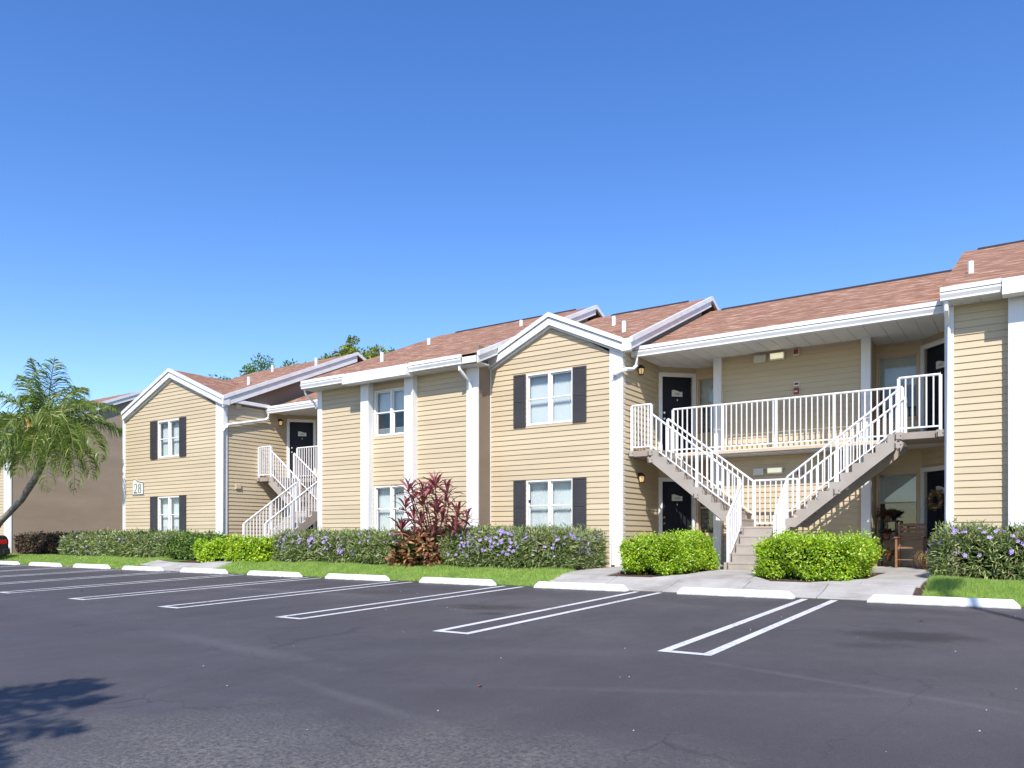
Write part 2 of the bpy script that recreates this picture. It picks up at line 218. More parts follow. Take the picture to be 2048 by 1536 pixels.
# ------------------------------------------------------------------ mesh helpers
def origin(o):
    v = Vector((0, 0, 0))
    while o is not None: v += o.location; o = o.parent
    return v
class Fr:
    """wall frame: u along the wall, w outwards, z up"""
    def __init__(s, p0, p1):
        s.p0 = Vector((p0[0], p0[1], 0)); d = Vector((p1[0] - p0[0], p1[1] - p0[1], 0)); s.L = d.length; s.d = d.normalized(); s.n = Vector((s.d.y, -s.d.x, 0))
    def T(s, u, w, z): v = s.p0 + s.d * u + s.n * w; return (v.x, v.y, z)
class MB:
    def __init__(s, fr=None): s.v = []; s.f = []; s.fr = fr; s.sm = False
    def hexa(s, p):
        i = len(s.v); s.v += [tuple(q) for q in p]; s.f += [(i, i+3, i+2, i+1), (i+4, i+5, i+6, i+7), (i, i+1, i+5, i+4), (i+1, i+2, i+6, i+5), (i+2, i+3, i+7, i+6), (i+3, i, i+4, i+7)]; return s
    def box(s, x0, x1, y0, y1, z0, z1):
        p = [(x0, y0, z0), (x1, y0, z0), (x1, y1, z0), (x0, y1, z0), (x0, y0, z1), (x1, y0, z1), (x1, y1, z1), (x0, y1, z1)]
        if s.fr: p = [s.fr.T(*q) for q in p]
        return s.hexa(p)
    def prism(s, poly, ext):
        i = len(s.v); n = len(poly); e = Vector(ext); s.v += [tuple(p) for p in poly] + [tuple(Vector(p) + e) for p in poly]
        s.f += [tuple(range(i, i+n)), tuple(range(i+2*n-1, i+n-1, -1))] + [(i+k, i+n+k, i+n+(k+1) % n, i+(k+1) % n) for k in range(n)]; return s
    def tube(s, pts, r, n=8, caps=True):
        pts = [Vector(p) for p in pts]; rs = r if isinstance(r, (list, tuple)) else [r] * len(pts); i0 = len(s.v); s.sm = True
        for k, p in enumerate(pts):
            t = (pts[min(k+1, len(pts)-1)] - pts[max(k-1, 0)]).normalized(); a = t.cross(Vector((0, 0, 1)))
            if a.length < 0.05: a = t.cross(Vector((1, 0, 0)))
            a.normalize(); b = t.cross(a)
            for j in range(n):
                th = 2 * math.pi * j / n; s.v.append(tuple(p + (a * math.cos(th) + b * math.sin(th)) * rs[k]))
        for k in range(len(pts) - 1):
            for j in range(n): a0 = i0 + k*n + j; a1 = i0 + k*n + (j+1) % n; s.f.append((a0, a1, a1+n, a0+n))
        if caps: s.f.append(tuple(range(i0+n-1, i0-1, -1))); e = i0 + (len(pts)-1)*n; s.f.append(tuple(range(e, e+n)))
        return s
    def lathe(s, c, prof, n=16):
        i0 = len(s.v); s.sm = True
        for (r, z) in prof:
            for j in range(n): th = 2*math.pi*j/n; s.v.append((c[0]+r*math.cos(th), c[1]+r*math.sin(th), c[2]+z))
        for k in range(len(prof)-1):
            for j in range(n): a0 = i0+k*n+j; a1 = i0+k*n+(j+1) % n; s.f.append((a0, a1, a1+n, a0+n))
        return s
    def quad(s, a, b, c, d): i = len(s.v); s.v += [tuple(a), tuple(b), tuple(c), tuple(d)]; s.f.append((i, i+1, i+2, i+3)); return s
    def build(s, name, mt, parent=None, bevel=0, kind=None):
        og = origin(parent); me = bpy.data.meshes.new(name); me.from_pydata([(v[0]-og.x, v[1]-og.y, v[2]-og.z) for v in s.v], [], s.f); me.update()
        if mt: me.materials.append(M[mt] if isinstance(mt, str) else mt)
        if s.sm:
            me.polygons.foreach_set('use_smooth', [True]*len(me.polygons))
            try: me.set_sharp_from_angle(angle=R(35))
            except Exception: pass
        o = bpy.data.objects.new(name, me); COL.objects.link(o)
        if parent: o.parent = parent
        if bevel:
            bv = o.modifiers.new('bevel', 'BEVEL'); bv.width = bevel; bv.segments = 2; bv.limit_method = 'ANGLE'
        if kind: o['kind'] = kind
        return o
def tag(o, label, cat, group=None):
    o['label'] = label; o['category'] = cat
    if group: o['group'] = group
    return o
def thing(name, loc, label, cat, group=None):
    o = bpy.data.objects.new(name, None); COL.objects.link(o); o.location = loc; return tag(o, label, cat, group)
def inst(name, me, loc, parent, rot=(0, 0, 0), scale=(1, 1, 1)):
    o = bpy.data.objects.new(name, me); COL.objects.link(o); o.parent = parent; o.location = Vector(loc) - origin(parent); o.rotation_euler = rot; o.scale = scale; return o
def npmesh(name, V, F, mt, parent=None, kind=None, smooth=False):
    """V (n,3) world, F (m,3) or (m,4)"""
    og = origin(parent); V = np.asarray(V, np.float32) - np.array([og.x, og.y, og.z], np.float32); F = np.asarray(F, np.int32); k = F.shape[1]
    me = bpy.data.meshes.new(name); me.vertices.add(len(V)); me.vertices.foreach_set('co', V.ravel()); me.loops.add(F.size); me.loops.foreach_set('vertex_index', F.ravel())
    me.polygons.add(len(F)); me.polygons.foreach_set('loop_start', np.arange(0, F.size, k, dtype=np.int32)); me.polygons.foreach_set('loop_total', np.full(len(F), k, np.int32)); me.update(calc_edges=True)
    me.materials.append(M[mt]); o = bpy.data.objects.new(name, me); COL.objects.link(o)
    if parent: o.parent = parent
    if kind: o['kind'] = kind
    return o
def unit(v): return v / np.maximum(np.linalg.norm(v, axis=1, keepdims=True), 1e-9)
def leaves(C, D, N, length, width, fold=0.25, curl=0.0):
    """leaf kites: C base points, D direction, N approx normal; arrays -> V,F"""
    n = len(C); D = unit(D); S = unit(np.cross(D, N)); N = unit(np.cross(S, D)); length = np.broadcast_to(length, (n,))[:, None]; width = np.broadcast_to(width, (n,))[:, None]
    a = C; mid = C + D * length * 0.5; b = mid + S * width * 0.5 + N * width * fold; c_ = mid - S * width * 0.5 + N * width * fold; t_ = C + D * length - N * length * curl
    V = np.stack([a, b, t_, c_], 1).reshape(-1, 3); i = np.arange(n)[:, None] * 4
    F = np.concatenate([i + np.array([[0, 1, 2]]), i + np.array([[0, 2, 3]])], 1).reshape(-1, 3); return V, F

# ------------------------------------------------------------------ ground
def gz(y):
    if y <= 12.3: return 0.0264 * (y - 12.05)
    if y < 13.6:
        t_ = (y - 12.3) / 1.3; return 0.0066 + 0.2234 * (t_ * t_ * (3 - 2 * t_))
    return 0.23 + min(0.03, (y - 13.6) * 0.02)
def sheet(name, x0, x1, ys, dz, mt, kind='structure', xs=None):
    mb = MB(); xs = xs or [x0, x1]
    for y in ys:
        for x in xs: mb.v.append((x, y, gz(y) + dz))
    n = len(xs)
    for j in range(len(ys)-1):
        for i in range(n-1): a0 = j*n+i; mb.f.append((a0, a0+1, a0+1+n, a0+n))
    o = mb.build(name, mt); o['kind'] = kind; return o
gr = MB()
ys = [-600, -60, -20, -5, 0, 5, 12.3, 12.6, 12.85, 13.1, 13.35, 13.6, 15, 30, 80, 900]
for y in ys:
    for x in (-900, -60, 0, 60, 900): gr.v.append((x, y, (gz(y) if y > -61 else gz(-60)) - 0.012))
for j in range(len(ys)-1):
    for i in range(4): a0 = j*5+i; gr.f.append((a0, a0+1, a0+6, a0+5))
g_ = gr.build('ground', 'soil'); g_['kind'] = 'structure'
lot = sheet('parking_lot', -75, 45, [-45, -20, -5, 0, 4, 8, 12.32], 0.0, 'asphalt')
EY = [12.3, 12.5, 12.7, 12.9, 13.1, 13.35, 13.6, 14.1]
sheet('lawn', -70, -21.0, EY, 0.004, 'turf'); sheet('lawn', -18.1, -7.86, EY, 0.004, 'turf'); sheet('lawn', -1.35, 40, EY, 0.004, 'turf')
# stall markings: hairpins of two stripes closed at the near end
for k in range(0, 12):
    xc = -2.72 - 2.76 * k; x0, x1 = xc - 0.26, xc + 0.26; yn = 6.80; yf = 12.15; wv = 0.10; mb = MB()
    def strip(xa, xb, ya, yb, n=6):
        for q in range(n):
            y0 = ya + (yb-ya)*q/n; y1 = ya + (yb-ya)*(q+1)/n; mb.quad((xa, y0, gz(y0)+0.004), (xb, y0, gz(y0)+0.004), (xb, y1, gz(y1)+0.004), (xa, y1, gz(y1)+0.004))
    strip(x0, x0+wv, yn+wv, yf); strip(x1-wv, x1, yn+wv, yf); strip(x0, x1, yn, yn+wv, 1)
    mb.build('marking', 'stall_paint', lot)
# sidewalks: slabs 0.1 thick with joints, as parts of one walkway
walk = bpy.data.objects.new('sidewalk', None); COL.objects.link(walk); walk['kind'] = 'structure'
def slab(poly, dz=0.02):
    """poly: XY corners; follows the rise of the ground"""
    mb = MB(); n = len(poly); mb.v += [(x, y, gz(y)+dz) for x, y in poly] + [(x, y, gz(y)+dz-0.14) for x, y in poly]
    mb.f += [tuple(range(n))] + [(k, k+n, (k+1) % n+n, (k+1) % n) for k in range(n)]
    return mb.build('slab', 'concrete', walk, bevel=0.008)
J = 0.012
for x in np.arange(-7.85, -1.6, 1.26):
    xe = min(x + 1.26, -1.55)
    for (ya, yb) in ((12.33, 12.75), (12.75, 13.2)):
        slab([(x+J/2, ya), (xe-J/2, ya), (xe-J/2, yb), (x+J/2, yb)]) if yb < 13 else slab([(x+J/2, ya-0.0005), (xe-J/2, ya-0.0005), (xe-J/2, yb), (x+J/2, yb)])
for (xa, xb, y0, y1, nn) in ((-7.84, -6.85, 13.2, 17.2, 3), (-5.42, -4.16, 13.2, 15.4, 2), (-2.35, -1.5, 13.2, 16.4, 2)):
    for q in range(nn):
        a0 = y0 + (y1-y0)*q/nn + J; a1 = y0 + (y1-y0)*(q+1)/nn
        mid_ = 13.6
        if a0 < mid_ < a1: slab([(xa, a0), (xb, a0), (xb, mid_), (xa, mid_)]); slab([(xa, mid_+0.0005), (xb, mid_+0.0005), (xb, a1), (xa, a1)])
        else: slab([(xa, a0), (xb, a0), (xb, a1), (xa, a1)])
slab([(-4.15, 13.212), (-3.75, 13.212), (-4.15, 13.7)]); slab([(-5.43, 13.7), (-5.9, 13.212), (-5.43, 13.212)]); slab([(-2.36, 13.8), (-3.1, 13.212), (-2.36, 13.212)])
for x in (-21.0, -19.55): 
    for (ya, yb) in ((12.33, 12.75), (12.75, 13.2)): slab([(x+J, ya), (x+1.45-J, ya), (x+1.45-J, yb), (x+J, yb)])
slab([(-22.4, 12.9), (-21.0, 12.75), (-21.0, 13.2), (-22.4, 13.5)])
slab([(-19.7, 13.212), (-18.6, 13.212), (-18.6, 13.6), (-19.7, 13.6)]); slab([(-19.7, 13.605), (-18.6, 13.605), (-18.6, 14.5), (-19.7, 14.5)])

# ------------------------------------------------------------------ the apartment building
bld = thing('apartment_building', (-10, 16, 0.25), 'long two-storey apartment row in tan clapboard with white trim, dark shutters and brown shingle roof', 'apartment building')
E = 0.127; BUDGET = [298]; LEFT = {}
def subtract(lo, hi, holes):
    segs = [(lo, hi)]
    for (a, b) in holes:
        out = []
        for (l, h) in segs:
            if b <= l or a >= h: out.append((l, h)); continue
            if a > l: out.append((l, a))
            if b < h: out.append((b, h))
        segs = out
    return [s_ for s_ in segs if s_[1] - s_[0] > 0.01]
def lim(z, L, gable):
    if not gable or z <= gable[1]: return 0.0, L
    up, ze, zp = gable; k = (z - ze) / (zp - ze)
    return up * k, L - (L - up) * k
def wall(p0, p1, z0, z1, holes=(), gable=None, single=True, parent=None, core='siding', far=False):
    parent = parent or bld; fr = Fr(p0, p1); L = fr.L
    c = MB(fr); zs = sorted(set([z0, z1] + [h[2] for h in holes] + [h[3] for h in holes] + ([gable[1]] if gable else [])))
    for za, zb in zip(zs[:-1], zs[1:]):
        hs = [(h[0], h[1]) for h in holes if h[2] < zb - 1e-4 and h[3] > za + 1e-4]
        l0, r0 = lim(za+1e-5, L, gable); l1, r1 = lim(zb, L, gable)
        if gable and za >= gable[1]-1e-4:
            c.hexa([fr.T(*q) for q in [(l0, -0.012, za), (r0, -0.012, za), (r0, -0.12, za), (l0, -0.12, za), (l1, -0.012, zb), (r1+1e-4, -0.012, zb), (r1+1e-4, -0.12, zb), (l1, -0.12, zb)]])
        else:
            for (a, b) in subtract(0, L, hs): c.box(a, b, -0.12, -0.012, za, zb)
    c.build('wall', core, parent)
    z = 0.20 + E * math.floor((z0 - 0.20) / E)
    joined = LEFT.setdefault(parent.name, MB())
    while z < z1 - 0.02:
        za, zb = max(z, z0), min(z + E, z1)
        bps = sorted(set([za, zb] + [q for h in holes for q in (h[2], h[3]) if za + 0.004 < q < zb - 0.004]))
        comps = []
        for ya, yb in zip(bps[:-1], bps[1:]):
            hs = [(h[0], h[1]) for h in holes if h[2] < yb - 1e-3 and h[3] > ya + 1e-3]
            l0, r0 = lim(ya, L, gable); l1, r1 = lim(yb, L, gable); new = []
            for (a, b) in subtract(l0, r0, hs):
                a1 = l1 if a == l0 else a; b1 = r1 if b == r0 else b
                if b1 - a1 < 0.01: b1 = a1 + 0.01
                o0 = 0.002 + 0.0185 * (z + E - ya) / E; o1 = 0.002 + 0.0185 * (z + E - yb) / E
                h8 = [fr.T(*q) for q in [(a, o0, ya), (b, o0, ya), (b, -0.011, ya), (a, -0.011, ya), (a1, o1, yb), (b1, o1, yb), (b1, -0.011, yb), (a1, -0.011, yb)]]
                hit = [cc for cc in comps if cc[1] > a and cc[0] < b]
                if hit:
                    hit[0][2].append(h8); hit[0][0] = min(hit[0][0], a); hit[0][1] = max(hit[0][1], b)
                    for other in hit[1:]: hit[0][2] += other[2]; hit[0][0] = min(hit[0][0], other[0]); hit[0][1] = max(hit[0][1], other[1]); comps.remove(other)
                else: comps.append([a, b, [h8]])
        for cc in comps:
            if single and BUDGET[0] > 0:
                mb = MB(); [mb.hexa(h) for h in cc[2]]; mb.build('siding_board', 'siding', parent); BUDGET[0] -= 1
            else: [joined.hexa(h) for h in cc[2]]
        z += E
    return fr
def solid(p0, p1, z0, z1, mt, parent=None, name='wall', th=0.15):
    fr = Fr(p0, p1); MB(fr).box(0, fr.L, -th, 0, z0, z1).build(name, mt, parent or bld); return fr
def bxp(name, mt, x0, x1, y0, y1, z0, z1, parent=None, bevel=0.004): return MB().box(x0, x1, y0, y1, z0, z1).build(name, mt, parent or bld, bevel=bevel)

def vblind(fr, u0, u1, z0, z1, w, ang, pitch=0.082):
    mb = MB(fr); u = u0
    while u < u1:
        a = R(ang); du = math.cos(a) * 0.050; dw = math.sin(a) * 0.050; zb = z0 + 0.01
        mb.quad(fr.T(u-du, w-dw, zb), fr.T(u+du, w+dw, zb), fr.T(u+du, w+dw, z1), fr.T(u-du, w-dw, z1)); u += pitch
    return mb
def hblind(fr, u0, u1, z0, z1, w, pitch=0.028):
    mb = MB(fr); z = z0
    while z < z1: mb.quad(fr.T(u0, w-0.011, z+0.008), fr.T(u1, w-0.011, z+0.008), fr.T(u1, w+0.011, z-0.006), fr.T(u0, w+0.011, z-0.006)); z += pitch
    return mb
def window(fr, u0, u1, z0, z1, style='v', double=True, frame='white_trim', label=None, ang=38, shut=None):
    wd = MB(fr); zm = (z0 + z1) / 2 + 0.02; t_ = 0.045
    wd.box(u0, u0+t_, -0.115, 0.014, z0, z1).box(u1-t_, u1, -0.115, 0.014, z0, z1).box(u0+t_, u1-t_, -0.115, 0.014, z1-t_*0.8, z1).box(u0+t_, u1-t_, -0.115, 0.020, z0, z0+t_*0.8)
    o = wd.build('window', frame, bld, bevel=0.003)
    if label: o['label'] = label
    uc = (u0+u1)/2; halves = [(u0+t_, uc-0.04), (uc+0.04, u1-t_)] if double else [(u0+t_, u1-t_)]
    if double: MB(fr).box(uc-0.04, uc+0.04, -0.08, 0.010, z0+t_*0.8, z1-t_*0.8).build('mullion', frame, o, bevel=0.003)
    for (a, b) in halves:
        for (za, zb, w0) in ((z0+t_*0.8, zm+0.015, -0.058), (zm-0.015, z1-t_*0.8, -0.035)):
            s_ = MB(fr); q = 0.026; s_.box(a, a+q, w0-0.02, w0, za, zb).box(b-q, b, w0-0.02, w0, za, zb).box(a+q, b-q, w0-0.02, w0, za, za+q*1.2).box(a+q, b-q, w0-0.02, w0, zb-q*1.2, zb)
            s_.build('sash', frame, o); MB(fr).box(a+q, b-q, w0-0.012, w0-0.007, za+q, zb-q).build('pane', 'glass', o)
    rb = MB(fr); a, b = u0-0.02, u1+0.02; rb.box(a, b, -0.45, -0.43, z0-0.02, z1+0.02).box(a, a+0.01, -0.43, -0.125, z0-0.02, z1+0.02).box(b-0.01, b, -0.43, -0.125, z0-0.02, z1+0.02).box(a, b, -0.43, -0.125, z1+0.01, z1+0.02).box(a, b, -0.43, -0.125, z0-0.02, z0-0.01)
    rb.build('window_recess', 'room_dark', o)  # shallow box coloured dark to stand in for the unlit room
    if style == 'v': vblind(fr, u0+0.03, u1-0.0, z0+0.03, z1-0.03, -0.19, ang).build('blind', 'blind_white', o)
    elif style == 'h': hblind(fr, u0+t_, u1-t_, z0+0.05, z1-0.03, -0.13).build('blind', 'blind_white', o)
    elif style == 'shade': MB(fr).box(u0+t_, u1-t_, -0.140, -0.135, (z0+z1)/2, z1-0.03).build('blind', 'blind_white', o); hblind(fr, u0+t_, u1-t_, z0+0.05, z0+0.22, -0.13).build('blind', 'blind_white', o)
    elif style == 'half': MB(fr).box(u0+t_, u1-t_, -0.140, -0.135, (z0+z1)/2, z1-0.03).build('blind', 'blind', o)
    return o
def shutter(fr, u0, u1, z0, z1):
    mb = MB(fr); f_ = 0.04; zc = z0 + (z1-z0)*0.5
    mb.box(u0, u1, 0.020, 0.040, z0, z1); mb.box(u0, u0+f_, 0.040, 0.055, z0, z1).box(u1-f_, u1, 0.040, 0.055, z0, z1)
    for (a, b) in ((z0, z0+0.05), (zc-0.03, zc+0.03), (z1-0.05, z1)): mb.box(u0+f_, u1-f_, 0.040, 0.0545, a, b)
    o = mb.build('shutter', 'shutter', bld, bevel=0.003)
    sl = MB(fr)
    for (a, b) in ((z0+0.055, zc-0.035), (zc+0.035, z1-0.055)):
        n = int((b-a)/0.035)
        for i in range(n):
            z = a + (b-a)*(i+0.5)/n; sl.hexa([fr.T(*q) for q in [(u0+f_, 0.050, z-0.016), (u1-f_, 0.050, z-0.016), (u1-f_, 0.0405, z-0.010), (u0+f_, 0.0405, z-0.010), (u0+f_, 0.044, z+0.014), (u1-f_, 0.044, z+0.014), (u1-f_, 0.0405, z+0.014), (u0+f_, 0.0405, z+0.014)]])
    sl.build('louvre', 'shutter', o, kind='stuff')
def door(fr, u0, u1, z0, z1, plate=True, knob_left=True):
    c_ = 0.10; mb = MB(fr); mb.box(u0-c_, u0, -0.08, 0.045, z0, z1+c_).box(u1, u1+c_, -0.08, 0.045, z0, z1+c_).box(u0, u1, -0.08, 0.045, z1, z1+c_)
    o = MB(fr).box(u0, u1, -0.085, -0.045, z0+0.01, z1).build('door', 'door_navy', bld); mb.build('door_frame', 'white_trim', o, bevel=0.004)
    W_ = u1-u0; H_ = z1-z0
    for (a, b) in ((0.14, 0.46), (0.54, 0.86)):
        for (c0, c1) in ((0.10, 0.36), (0.44, 0.74), (0.80, 0.93)):
            p = MB(fr); ua, ub, za, zb = u0+W_*a, u0+W_*b, z0+H_*c0, z0+H_*c1
            p.box(ua, ub, -0.045, -0.040, za, za+0.02).box(ua, ub, -0.045, -0.040, zb-0.02, zb).box(ua, ua+0.02, -0.045, -0.040, za+0.02, zb-0.02).box(ub-0.02, ub, -0.045, -0.040, za+0.02, zb-0.02).box(ua+0.045, ub-0.045, -0.045, -0.036, za+0.045, zb-0.045); p.build('panel', 'door_navy', o)
    ku = u0+0.07 if knob_left else u1-0.07
    for zz in (0.98, 1.13): v = fr.T(ku, -0.015, z0+zz); MB().tube([fr.T(ku, -0.045, z0+zz), fr.T(ku, -0.005, z0+zz)], [0.03, 0.026], 10).build('knob', 'knob', o)
    if plate:
        uc = (u0+u1)/2+0.02; zc = z0+1.62; mb = MB(); pts = [(-0.14, -0.07), (0.14, -0.07), (0.14, 0.055), (0.08, 0.045), (0.0, 0.075), (-0.08, 0.095), (-0.14, 0.085)]
        mb.prism([fr.T(uc+a, -0.030, zc+b) for a, b in pts], -fr.n*0.010); pl = mb.build('number_plate', 'sign_plate', o)
        q = MB(fr)
        for dx in (-0.045, 0.0, 0.045): q.box(uc+dx-0.014, uc+dx+0.014, -0.030, -0.028, zc-0.025, zc-0.018).box(uc+dx-0.014, uc+dx-0.008, -0.030, -0.028, zc-0.018, zc+0.025).box(uc+dx+0.008, uc+dx+0.014, -0.030, -0.028, zc-0.018, zc+0.025)
        q.build('numeral', 'sign_black', o); MB().lathe(fr.T(uc, -0.030, zc-0.16), [(0.0, -0.035), (0.016, -0.02), (0.02, 0.0), (0.012, 0.03), (0, 0.04)], 8).build('knocker', 'knob', o)
    return o

ZC = 5.20
# --- mid gabled wing
yM = 16.1
hm = [(0.74+0.36, 0.74+0.36+1.33, 3.69, 4.96), (0.74+0.36, 0.74+0.36+1.33, 1.06, 2.33)]
frM = wall((-11.63, yM), (-8.22, yM), 0.2, 6.10, hm, gable=((11.63-9.79), 5.22, 6.12))
for (a, b, z0, z1) in hm:
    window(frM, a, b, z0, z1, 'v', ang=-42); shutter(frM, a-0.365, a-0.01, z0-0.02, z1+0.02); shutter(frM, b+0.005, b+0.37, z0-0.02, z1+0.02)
MB(frM).box(1.15, 1.20, -0.032, -0.020, 1.79, 1.86).build('window_sticker', 'sign_black', bld)
# --- left flat-eaved wing with piers
yL = 15.55
wall((-17.27, yL), (-15.515, yL), 0.2, ZC)
hl = [(0.03, 1.28, 3.70, 4.96), (0.03, 1.28, 1.06, 2.33)]
frL = wall((-15.215, yL), (-13.905, yL), 0.2, ZC, hl)
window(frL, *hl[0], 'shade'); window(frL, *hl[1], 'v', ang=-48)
wall((-13.605, yL), (-11.96, yL), 0.2, ZC)
# --- far gabled wing (building number 28)
yG = 15.4
hg = [(27.50-25.44, 27.50-24.12, 3.69, 4.96), (27.50-25.44, 27.50-24.12, 1.06, 2.33)]
frG = wall((-27.50, yG), (-22.10, yG), 0.2, 6.42, hg, gable=((27.50-24.55), 5.22, 6.44))
for (a, b, z0, z1) in hg:
    window(frG, a, b, z0, z1, 'v', ang=-36); shutter(frG, a-0.42, a-0.01, z0-0.02, z1+0.03); shutter(frG, b+0.005, b+0.37, z0-0.02, z1+0.03)
# --- right wing
yR = 16.4
wall((-1.31, yR), (-0.463, yR), 0.2, ZC)
# side returns facing +X
wall((-7.90, 16.1), (-7.90, 18.10), 0.2, ZC + 0.02); wall((-21.75, 15.45), (-21.75, 17.95), 0.2, 5.24)
# centre bay back wall and recess walls
yC = 18.05; XL, XR = -6.25, -3.16
wall((XL, yC), (XR, yC), 0.2, 5.22, single=False)
Dw = 0.9
def bay(xs, ys_, xe, ye, mirror, zf=(0.30, 2.93), detail=True):
    fr = Fr((xs, ys_), (xe, ye)); L = fr.L; u0 = (L - 0.80)/2; hs = [(u0, u0+0.80, z, z+2.03) for z in zf]
    wall((xs, ys_), (xe, ye), 0.2, 5.2, hs, single=False)
    for z in zf: door(fr, u0, u0+0.80, z, z+2.03, True, knob_left=not mirror)
bay(-7.90, 18.10, -7.20, 18.80, False); bay(-2.10, 18.80, -1.40, 18.10, True)
hw = [(0.04, 1.00, 3.50, 4.96), (0.04, 1.00, 0.98, 2.33)]
frA = wall((-7.20, 18.80), (-6.10, 18.80), 0.2, 5.2, hw, single=False)
window(frA, *hw[0], 'half', double=False, frame='beige_trim'); window(frA, *hw[1], 'dark', double=False, frame='beige_trim')
frB = wall((-3.25, 18.80), (-2.10, 18.80), 0.2, 5.2, [(0.24, 1.10, 3.50, 4.96), (0.24, 1.10, 0.98, 2.37)], single=False)
window(frB, 0.24, 1.10, 3.50, 4.96, 'half', double=False, frame='beige_trim'); window(frB, 0.24, 1.10, 0.98, 2.37, 'half', double=False, frame='beige_trim')
solid((XL, yC), (XL, 18.9), 0.2, 5.2, 'siding'); solid((XR, 18.9), (XR, yC), 0.2, 5.2, 'siding')
wall((-1.41, 18.10), (-1.41, 16.4), 0.2, 5.2, single=False)
bxp('pier', 'white_trim', -6.42, -6.235, 17.92, 18.06, 0.2, 5.2); bxp('pier', 'white_trim', -3.17, -2.98, 17.92, 18.06, 0.2, 5.2)
# left bay
bay(-21.75, 17.95, -21.05, 18.65, False)
wall((-21.05, 18.65), (-17.45, 18.65), 0.2, 5.2, single=False)
solid((-17.45, 18.8), (-17.45, 15.55), 0.2, 5.35, 'siding')
# corner boards
def board(x0, x1, y0, y1, z0=0.2, z1=5.25, nm='corner_board'): return bxp(nm, 'white_trim', x0, x1, y0, y1, z0, z1)
board(-8.22, -7.89, 16.06, 16.11, z1=5.30); board(-7.955, -7.89, 16.112, 16.22)
board(-17.45, -17.27, 15.51, 15.56); board(-11.96, -11.60, 15.51, 15.56); board(-27.66, -27.50, 15.36, 15.41); board(-27.66, -27.60, 15.412, 15.55)
board(-22.10, -21.70, 15.36, 15.41, z1=5.30); board(-21.78, -21.70, 15.412, 15.52, z1=5.25); board(-1.46, -1.31, 16.36, 16.41); board(-11.655, -11.60, 16.05, 16.085, z1=5.25)
for (x0, x1, yf, yb) in ((-15.515, -15.215, 15.33, 15.56), (-13.905, -13.605, 15.33, 15.56), (-0.463, -0.15, 16.18, 16.41), (0.95, 1.25, 16.18, 16.41)):
    p = MB(); p.box(x0, x1, yf, yb, 0.2, 5.25).build('pier', 'white_trim', bld, bevel=0.006)
# stucco party-wall faces
solid((-11.61, 15.56), (-11.61, 16.2), 0.2, 5.75, 'stucco', th=0.1)
def side_poly(x, pts, mt, th=0.10): MB().prism([(x, y, z) for y, z in pts], (-th, 0, 0)).build('wall', mt, bld)
def zr(Y0, y, z0=5.42): return z0 + 0.43*(y-Y0)
side_poly(-21.76, [(15.5, 5.24), (21.0, 5.24), (21.0, zr(15.2, 21.0)-0.12), (15.5, zr(15.2, 15.5)-0.12)], 'stucco')
side_poly(-11.50, [(16.0, 5.24), (21.0, 5.24), (21.0, zr(15.05, 21.0)-0.1), (16.0, zr(15.05, 16.0)-0.1)], 'siding')
side_poly(-7.86, [(16.2, 5.2), (21.0, 5.2), (21.0, zr(15.9, 21.0)-0.1), (16.2, zr(15.9, 16.2)-0.1)], 'beige_trim')
# right wing continues past the frame
bxp('wall', 'siding', -0.15, 9.0, 16.42, 16.55, 0.2, 5.25, bevel=0)
# rear shell so that no light leaks in
bxp('wall', 'siding', -27.6, 9.0, 26.9, 27.05, 0.2, 5.4, bevel=0); bxp('wall', 'stucco', -27.66, -27.52, 15.56, 26.9, 0.2, 5.4, bevel=0); bxp('wall', 'siding', 8.9, 9.0, 16.56, 26.9, 0.2, 5.4, bevel=0)

# roofs
roofs = []
def roof(x0, x1, Y0, z0=5.42, ridge=21.15, back=27.4, th=0.06, ys=None):
    zr_ = z0 + 0.43*(ridge-Y0); mb = MB(); ys = ys or Y0; zs_ = z0 + 0.43*(ys-Y0)
    mb.prism([(x0, ys, zs_), (x1, ys, zs_), (x1, ridge, zr_), (x0, ridge, zr_)], (0, 0, -th)); mb.prism([(x0, ridge, zr_), (x1, ridge, zr_), (x1, back, zr_-0.43*(back-ridge)), (x0, back, zr_-0.43*(back-ridge))], (0, 0, -th))
    o = mb.build('roof', 'shingle', bld); roofs.append(o); return o, zr_
def cap(o, x0, x1, z, y=21.15): mb = MB(); mb.prism([(x0, y-0.13, z-0.060), (x0, y-0.13, z-0.020), (x0, y, z+0.035), (x0, y+0.13, z-0.02), (x0, y+0.13, z-0.060)], (x1-x0, 0, 0)); mb.build('ridge_cap', 'ridge_dark', o)
r28, zz = roof(-27.75, -21.60, 15.25, 5.44, ys=15.60)
rL3, z3 = roof(-17.60, -11.32, 15.05); cap(rL3, -16.7, -12.0, z3)
rL2, z2 = roof(-11.31, -7.66, 15.92, ys=16.28); cap(rL2, -10.7, -8.3, z2)
rP1, zp = roof(-7.655, -1.50, 16.50, 5.28); cap(rP1, -7.3, -1.65, zp)
rP2, zq = roof(-21.59, -17.61, 17.05, 5.28)
rR, z4 = roof(-1.49, 9.1, 15.90); cap(rR, -1.2, 8.5, z4)
def cross(xc, hw_, Yf, ze, za, Yv, o28):
    mb = MB()
    for sg in (-1, 1): mb.prism([(xc+sg*hw_, Yf, ze), (xc, Yf, za), (xc, Yv, za)] if sg < 0 else [(xc, Yf, za), (xc+hw_, Yf, ze), (xc, Yv, za)], (0, 0, -0.05))
    mb.prism([(xc-hw_, Yf, ze), (xc, Yf, za), (xc, Yv, za), (xc-hw_, Yf+0.35, ze)], (0, 0, -0.05)); mb.prism([(xc, Yf, za), (xc+hw_, Yf, ze), (xc+hw_, Yf+0.35, ze), (xc, Yv, za)], (0, 0, -0.05))
    mb.build('roof', 'shingle', bld)
